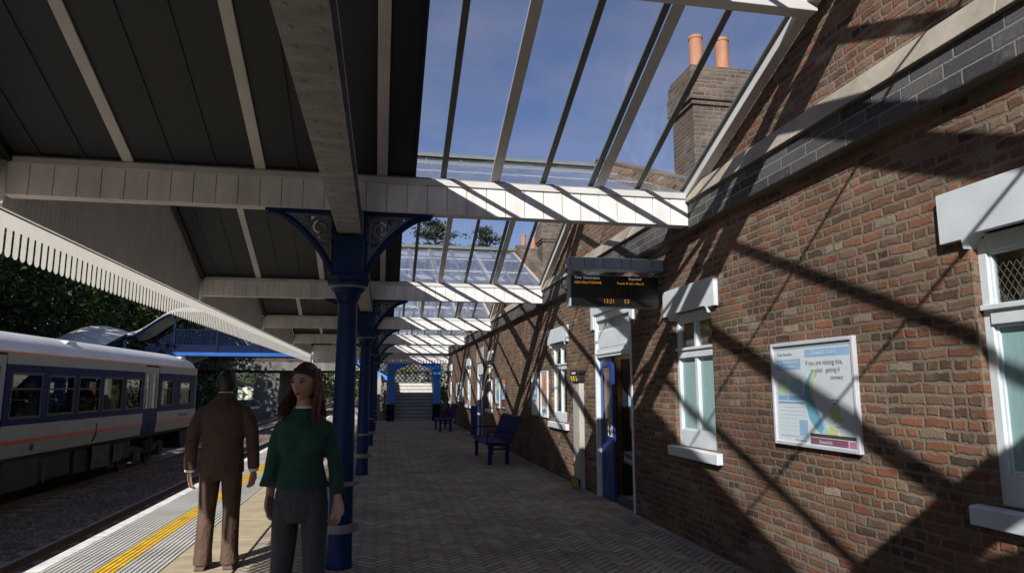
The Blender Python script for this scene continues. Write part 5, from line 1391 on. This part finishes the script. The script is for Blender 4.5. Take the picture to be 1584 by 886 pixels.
def man_figure(name_lb, loc, rz, col_suit='suit', col_leg='trouser', vox=.0042, group=None, hair='hair_dark', shoes='shoe', simple_=False):
    t = thing('person', name_lb, 'person', loc, rz, group)
    AX = .262; hz = 1.64
    m_ = body_core(0, 1.42, None, .09, .11, .92, 1.56)
    head_mesh(m_, (0, -.012, hz), .079, .1, .122, False)
    for s_ in (-1, 1):
        m_.tube([(s_*.09, 0, .9), (s_*.1, 0, .5), (s_*.11, 0.01, .1)], [.06, .045, .035], 10)
        m_.tube([(s_*.112, .03, .06), (s_*.116, -.04, .05)], [.028, .022], 8)
        m_.tube([(s_*.12, 0, 1.38), (s_*.2, 0, 1.36), (s_*.245, .015, 1.1), (s_*(AX+.012), -.015, .86)], [.05, .045, .04, .028], 10)
        hand(m_, (s_*(AX+.012), -.018, .845), s_, R(35), .45)
    remesh(m_, 'body', M['skin'], t, vox, 2)
    # jacket
    m_ = MB()
    m_.tube([(0, .0, .835), (0, 0, .95), (0, 0, 1.1), (0, .005, 1.25), (0, .01, 1.36), (0, .012, 1.425), (0, .015, 1.47), (0, .012, 1.51), (0, .01, 1.535)],
            [(.198, .135), (.192, .132), (.178, .12), (.2, .13), (.208, .126), (.175, .108), (.13, .09), (.09, .078), (.072, .072)], 28)
    for s_ in (-1, 1):
        m_.tube([(s_*.12, .01, 1.395), (s_*.178, .01, 1.375), (s_*.222, .015, 1.30), (s_*.252, .025, 1.2), (s_*.262, .022, 1.1), (s_*.272, .0, .98), (s_*.276, -.018, .868)],
                [.062, .066, .064, .06, .058, .055, .052], 18)
    # collar
    m_.tube([(0, .012, 1.49), (0, .010, 1.535), (0, .008, 1.548)], [(.092, .082), (.077, .074), (.073, .07)], 20)
    jk = remesh(m_, 'jacket', M[col_suit], t, max(.008, vox), 3)
    m_ = MB(); m_.tube([(0, .015, 1.38), (0, .013, 1.44)], [(.02, .02)]*2, 6) if False else None
    m_.tube([(0, .008, 1.52), (0, .007, 1.562)], [(.066, .066), (.064, .064)], 20); m_.build('shirt_collar', M['shirt'], t, local=True, smooth=True)
    for s_ in (-1, 1):
        m_ = MB(); m_.tube([(s_*.2762, -.017, .872), (s_*.277, -.019, .842)], [(.046, .04), (.045, .039)], 16); m_.build('shirt_cuff', M['shirt'], t, local=True, smooth=True)
    # trousers
    m_ = MB()
    m_.tube([(0, 0, .78), (0, 0, .86), (0, 0, .95), (0, 0, 1.02)], [(.13, .11), (.178, .125), (.178, .12), (.165, .115)], 24)
    for s_ in (-1, 1):
        m_.tube([(s_*.088, 0, .9), (s_*.094, 0, .78), (s_*.1, -.006, .62), (s_*.104, -.008, .5), (s_*.108, .004, .32), (s_*.112, .008, .16), (s_*.113, .0, .05)],
                [(.09, .11), (.091, .108), (.082, .095), (.074, .084), (.073, .082), (.074, .086), (.08, .1)], 20)
    remesh(m_, 'trousers', M[col_leg], t, max(.008, vox), 3)
    for s_ in (-1, 1):
        m_ = MB(); m_.tube([(s_*.112, .085, .045), (s_*.113, .05, .055), (s_*.116, -.02, .056), (s_*.122, -.1, .045), (s_*.125, -.165, .035), (s_*.126, -.19, .03)], [(.044, .045), (.054, .056), (.058, .06), (.058, .046), (.046, .034), (.022, .02)], 16)
        m_.box(s_*.12-.045, s_*.12+.045, -.15, .09, .0, .02); remesh(m_, 'shoe', M[shoes], t, .008, 2)
    # hair: cap over crown and back of the head
    m_ = MB(); n, m = 40, 26; vs = []; c = (0, .0, hz+.006)
    for i in range(m+1):
        v = math.cos(PI*.78*i/m); r = math.sin(PI*.78*i/m)
        for j in range(n):
            a = 2*PI*j/n; y = -math.cos(a); x = math.sin(a)
            zmin = -.62 if y > .15 else (.42 if y < -.35 else -.05+(.15-y)*.9)
            vv = max(v, zmin); rr = math.sqrt(max(0, 1-vv*vv)) if vv > v else r
            k = 1.0 if vv > v-1e-6 and vv == v else .93
            taper = 1-.25*max(0, -vv)
            vs.append((c[0]+x*rr*.0865*k*taper, c[1]+y*rr*.108*k*(1-.3*max(0, -vv)), c[2]+vv*.127))
    fs = [(i*n+j, i*n+(j+1) % n, (i+1)*n+(j+1) % n, (i+1)*n+j) for i in range(m) for j in range(n)]
    m_.add(vs, fs); m_.build('hair', M[hair], t, local=True, smooth=True)
    # face details (turned away)
    for s_ in (-1, 1):
        m_ = MB(); m_.ball((s_*.031, -.094, hz+.006), .012, .01, .010, 10, 8); e = m_.build('eye', M['eye'], t, local=True, smooth=True)
        m_ = MB(); m_.tube([(s_*.046, -.094, hz+.022), (s_*.03, -.105, hz+.028), (s_*.016, -.106, hz+.023)], .0035, 6); m_.build('eyebrow', M['brow'], t, local=True)
    m_ = MB(); m_.tube([(-.022, -.098, hz-.06), (0, -.107, hz-.058), (.022, -.098, hz-.06)], [(.003, .002), (.006, .007), (.003, .002)], 8); m_.build('lips', M['lips'], t, local=True, smooth=True)
    return t
man_figure('man in a brown suit with short black hair seen from behind at the platform edge', (-1.43, 6.8, .004), PI)
man_figure('small distant person in a dark coat standing on the far platform beyond the train', (-12.6, 51.5, .0), R(160), 'navy_coat', 'navy_coat', .012)

def woman_figure(loc, rz, head_turn):
    t = thing('person', 'woman in a green jumper and grey trousers with long auburn hair and a dark hairband', 'person', loc, rz)
    hz = 1.628; HT = Matrix.Translation((0, 0, 0)) @ Matrix.Rotation(head_turn, 4, 'Z')
    m_ = body_core(0, 1.40, None, .09, .1, .93, 1.54)
    hm = MB(); head_mesh(hm, (0, -.016, hz), .07, .096, .117, True); hm.xform(HT); m_.add(hm.v, hm.f)
    arms = {-1: [(-.09, 0, 1.375), (-.135, .0, 1.35), (-.18, .02, 1.15), (-.186, -.005, .94)], 1: [(.09, 0, 1.375), (.135, 0, 1.35), (.19, .02, 1.15), (.225, -.03, .95)]}
    for s_ in (-1, 1):
        m_.tube([(s_*.085, 0, .9), (s_*.095, 0, .5), (s_*.1, .01, .1)], [.07, .045, .035], 10)
        m_.tube([(s_*.1, .03, .05), (s_*.105, -.06, .04)], [.032, .028], 8)
        m_.tube(arms[s_], [.042, .038, .034, .026], 10)
    hand(m_, (-.186, -.008, .965), -1, R(25), .5); hand(m_, (.227, -.034, .94), 1, R(60), .5)
    remesh(m_, 'body', M['skin_w'], t, .0036, 2)
    m_ = MB()
    m_.tube([(0, .0, 1.0), (0, 0, 1.06), (0, .0, 1.15), (0, -.005, 1.24), (0, -.012, 1.31), (0, .0, 1.38), (0, .006, 1.425), (0, .008, 1.455), (0, .008, 1.478)],
            [(.163, .125), (.147, .112), (.124, .096), (.136, .106), (.153, .116), (.152, .098), (.115, .082), (.078, .074), (.064, .068)], 28)
    for s_, x in ((-1, .065), (1, .065)): m_.ball((s_*.058, -.062, 1.27), .085, .066, .085, 16, 12)
    m_.tube([(-.085, .0, 1.372), (-.128, .0, 1.355), (-.158, .01, 1.28), (-.178, .018, 1.17), (-.183, .008, 1.08), (-.19, -.004, 1.0)], [.05, .055, .053, .048, .052, .066], 18)
    m_.tube([(.085, .0, 1.372), (.128, .0, 1.355), (.157, .01, 1.28), (.187, .02, 1.17), (.207, .0, 1.07), (.226, -.028, .955)], [.05, .055, .051, .044, .043, .048], 18)
    remesh(m_, 'jumper', M['jumper'], t, .008, 3)
    m_ = MB(); m_.tube([(0, .006, 1.465), (0, .004, 1.495)], [(.062, .064), (.057, .059)], 20); m_.build('shirt_collar', M['shirt'], t, local=True, smooth=True)
    m_ = MB()
    m_.tube([(0, 0, .80), (0, 0, .86), (0, 0, .95), (0, 0, 1.05)], [(.12, .11), (.156, .128), (.158, .124), (.14, .1)], 24)
    for s_ in (-1, 1):
        m_.tube([(s_*.085, 0, .92), (s_*.088, 0, .78), (s_*.092, -.004, .62), (s_*.098, -.008, .48), (s_*.104, .002, .3), (s_*.108, .004, .14), (s_*.11, .0, .03)],
                [(.08, .115), (.079, .102), (.07, .086), (.063, .074), (.064, .075), (.07, .082), (.08, .1)], 20)
    remesh(m_, 'trousers', M['slacks'], t, .008, 3)
    for s_ in (-1, 1):
        m_ = MB(); m_.tube([(s_*.108, .07, .04), (s_*.11, .03, .05), (s_*.112, -.05, .045), (s_*.116, -.13, .032), (s_*.118, -.17, .025)], [(.03, .035), (.04, .045), (.042, .045), (.044, .03), (.02, .018)], 14)
        m_.box(s_*.113-.038, s_*.113+.038, -.14, .075, 0, .018); remesh(m_, 'shoe', M['black'], t, .008, 2)
    def hb(m_, nm, mat, **k): m_.xform(HT); return m_.build(nm, M[mat], t, local=True, **k)
    # face
    for s_ in (-1, 1):
        m_ = MB(); m_.ball((s_*.0285, -.094, hz+.006), .0135, .011, .0085, 12, 8); e = hb(m_, 'eye', 'eye', smooth=True)
        m_ = MB(); m_.ball((s_*.0285-.002, -.1035, hz+.006), .0062, .003, .0068, 10, 6); m_.build('iris', M['iris'], None) if False else None
        m_.xform(HT); m_.build('iris', M['iris'], e, local=True, smooth=True)
        m_ = MB(); m_.tube([(s_*.044, -.097, hz+.007), (s_*.036, -.1055, hz+.0145), (s_*.027, -.1085, hz+.0155), (s_*.016, -.105, hz+.009)], [.002, .0028, .0028, .0018], 6); hb(m_, 'eyelash', 'brow')
        m_ = MB(); m_.tube([(s_*.047, -.093, hz+.024), (s_*.034, -.104, hz+.031), (s_*.016, -.109, hz+.026)], [(.0022, .0018), (.0036, .003), (.0036, .003)], 6); hb(m_, 'eyebrow', 'brow')
    m_ = MB(); m_.tube([(-.021, -.1, hz-.0615), (-.009, -.1095, hz-.0575), (0, -.111, hz-.0585), (.009, -.1095, hz-.0575), (.021, -.1, hz-.0615)], [.0022, .0045, .0042, .0045, .0022], 8)
    m_.tube([(-.02, -.1, hz-.063), (0, -.1105, hz-.068), (.02, -.1, hz-.063)], [.002, .0056, .002], 8); hb(m_, 'lips', 'lips', smooth=True)
    # hair: scalp cap plus long locks
    m_ = MB(); n, m = 44, 26; vs = []; c = (0, .004, hz+.012)
    for i in range(m+1):
        v = math.cos(PI*.75*i/m); r = math.sin(PI*.75*i/m)
        for j in range(n):
            a = 2*PI*j/n; y = -math.cos(a); x = math.sin(a)
            zmin = -.7 if y > -.1 else (.46 if y < -.5 else -.7+(-.1-y)/.4*1.16)
            vv = max(v, zmin); rr = math.sqrt(max(0, 1-vv*vv)) if vv > v else r
            vs.append((c[0]+x*rr*.0835, c[1]+y*rr*.112, c[2]+vv*.126))
    m_.add(vs, [(i*n+j, i*n+(j+1) % n, (i+1)*n+(j+1) % n, (i+1)*n+j) for i in range(m) for j in range(n)], (.11, .028, .018))
    rh = random.Random(8)
    def lock(a, zs, ze, r0, spread, tn):
        # a: angle about the head, 0 = face, pi = back
        pts = []; rs = []
        for k in range(9):
            u = k/8; z = hz+zs+(ze-zs)*u
            rx = .084+spread*u**1.5; ry = .108+spread*.6*u**1.5
            if u < .25: rx *= .86+.14*u/.25; ry *= .86+.14*u/.25
            aa = a+.05*math.sin(3*u+a*7)
            y_ = c[1]-math.cos(aa)*ry
            if u > .45 and math.cos(aa) > -.35: y_ -= .16*(u-.45)
            pts.append((math.sin(aa)*rx, y_, z)); w0 = r0*(1-.75*max(0, u-.55)/.45)
            rs.append((w0, w0*.5))
        m_.tube(pts, rs, 7, True, 1., (math.cos(a), math.sin(a), 0), tn)
    for k in range(110):
        side = rh.choice((-1, 1)); a = side*(rh.uniform(1.28, PI) if k > 26 else rh.uniform(1.26, 1.6))
        tone = rh.uniform(.55, 1.6); tn = (.125*tone, .032*tone, .02*tone)
        lock(a, rh.uniform(.03, .1), rh.uniform(-.26, -.19) if abs(a) > 1.5 else rh.uniform(-.22, -.15), rh.uniform(.01, .018), rh.uniform(.02, .05), tn)
    m_.xform(HT); m_.build('hair', M['hair_red'], t, local=True, smooth=True, toned=True)
    # hairband
    m_ = MB(); vs = []; K = 40
    for i in range(K+1):
        u = -1.75+3.5*i/K
        for (dz, k) in ((.0, 1.03), (.018, 1.05), (.038, 1.02)):
            zz = .052+dz-.055*(abs(u)/1.75)**2
            rr = math.sqrt(max(0, 1-(zz/.13)**2))
            vs.append((math.sin(u)*rr*.0865*k, c[1]-math.cos(u)*rr*.1135*k, hz+.01+zz))
    m_.add(vs, [(i*3+q, (i+1)*3+q, (i+1)*3+q+1, i*3+q+1) for i in range(K) for q in range(2)]); hbd = hb(m_, 'hairband', 'hairband', smooth=True)
    sd_ = hbd.modifiers.new('thick', 'SOLIDIFY'); sd_.thickness = .006
    return t
woman_figure((-.475, 4.5, 0), R(-6), R(-17))

# ================================================================== LIGHT, SKY, CAMERA
d = Vector((.82, 1.37, -1.)).normalized()
sun = bpy.data.lights.new('sun', 'SUN'); sun.energy = 4.0; sun.angle = R(.5); sun.color = (1., .955, .88)
so = bpy.data.objects.new('sun', sun); col.objects.link(so); so.rotation_euler = d.to_track_quat('-Z', 'Y').to_euler()
EL = math.asin(-d.z); AZ = math.atan2(-d.x, -d.y)
wd = bpy.data.worlds.new('World'); sc.world = wd; wd.use_nodes = True; nt = wd.node_tree; nt.nodes.clear()
wo = nt.nodes.new('ShaderNodeOutputWorld'); bg = nt.nodes.new('ShaderNodeBackground'); nt.links.new(bg.outputs[0], wo.inputs[0])
sk = nt.nodes.new('ShaderNodeTexSky'); sk.sky_type = 'NISHITA'; sk.sun_disc = False; sk.sun_elevation = EL; sk.sun_rotation = AZ
sk.air_density = 1.; sk.dust_density = .4; sk.ozone_density = 2.5; sk.altitude = 100
tc = nt.nodes.new('ShaderNodeTexCoord')
sp = nt.nodes.new('ShaderNodeSeparateXYZ'); nt.links.new(tc.outputs['Generated'], sp.inputs[0])
# thin streaky cloud: project the direction on a high flat layer
zz = math_node(nt, 'MAXIMUM', sp.outputs[2], .06)
cu_ = nt.nodes.new('ShaderNodeCombineXYZ')
nt.links.new(math_node(nt, 'DIVIDE', sp.outputs[0], zz), cu_.inputs[0]); nt.links.new(math_node(nt, 'DIVIDE', sp.outputs[1], zz), cu_.inputs[1])
nz = noise(nt, 1.6, 7, .58, cu_.outputs[0])
mr = nt.nodes.new('ShaderNodeMapRange'); mr.inputs[1].default_value = .36; mr.inputs[2].default_value = .74; mr.inputs[4].default_value = .4; nt.links.new(nz.outputs[0], mr.inputs[0])
cl_ = mixc(nt, mr.outputs[0], sk.outputs[0], (4.6, 4.7, 4.7))
cl_ = mixc(nt, 1., cl_, (.84, .8, .94), 'MULTIPLY')
nt.links.new(cl_, bg.inputs[0]); bg.inputs[1].default_value = .051

F = 1055.; PT = math.atan(157/F); YW = math.atan(200/(F*math.cos(PT)+157*math.sin(PT)))
cd = bpy.data.cameras.new('camera'); cd.sensor_width = 36.; cd.lens = F/1584*36; cd.clip_end = 3000; cd.clip_start = .05
co = bpy.data.objects.new('camera', cd); col.objects.link(co); co.location = (0, 0, 1.6); co.rotation_euler = (PI/2+PT, 0, -YW); sc.camera = co
sc.view_settings.view_transform = 'Standard'; sc.view_settings.look = 'None'; sc.view_settings.exposure = 1.0; sc.view_settings.gamma = 1.
sc.view_settings.use_curve_mapping = False
sc.cycles.max_bounces = 8; sc.cycles.transparent_max_bounces = 24; sc.cycles.caustics_reflective = False; sc.cycles.caustics_refractive = False
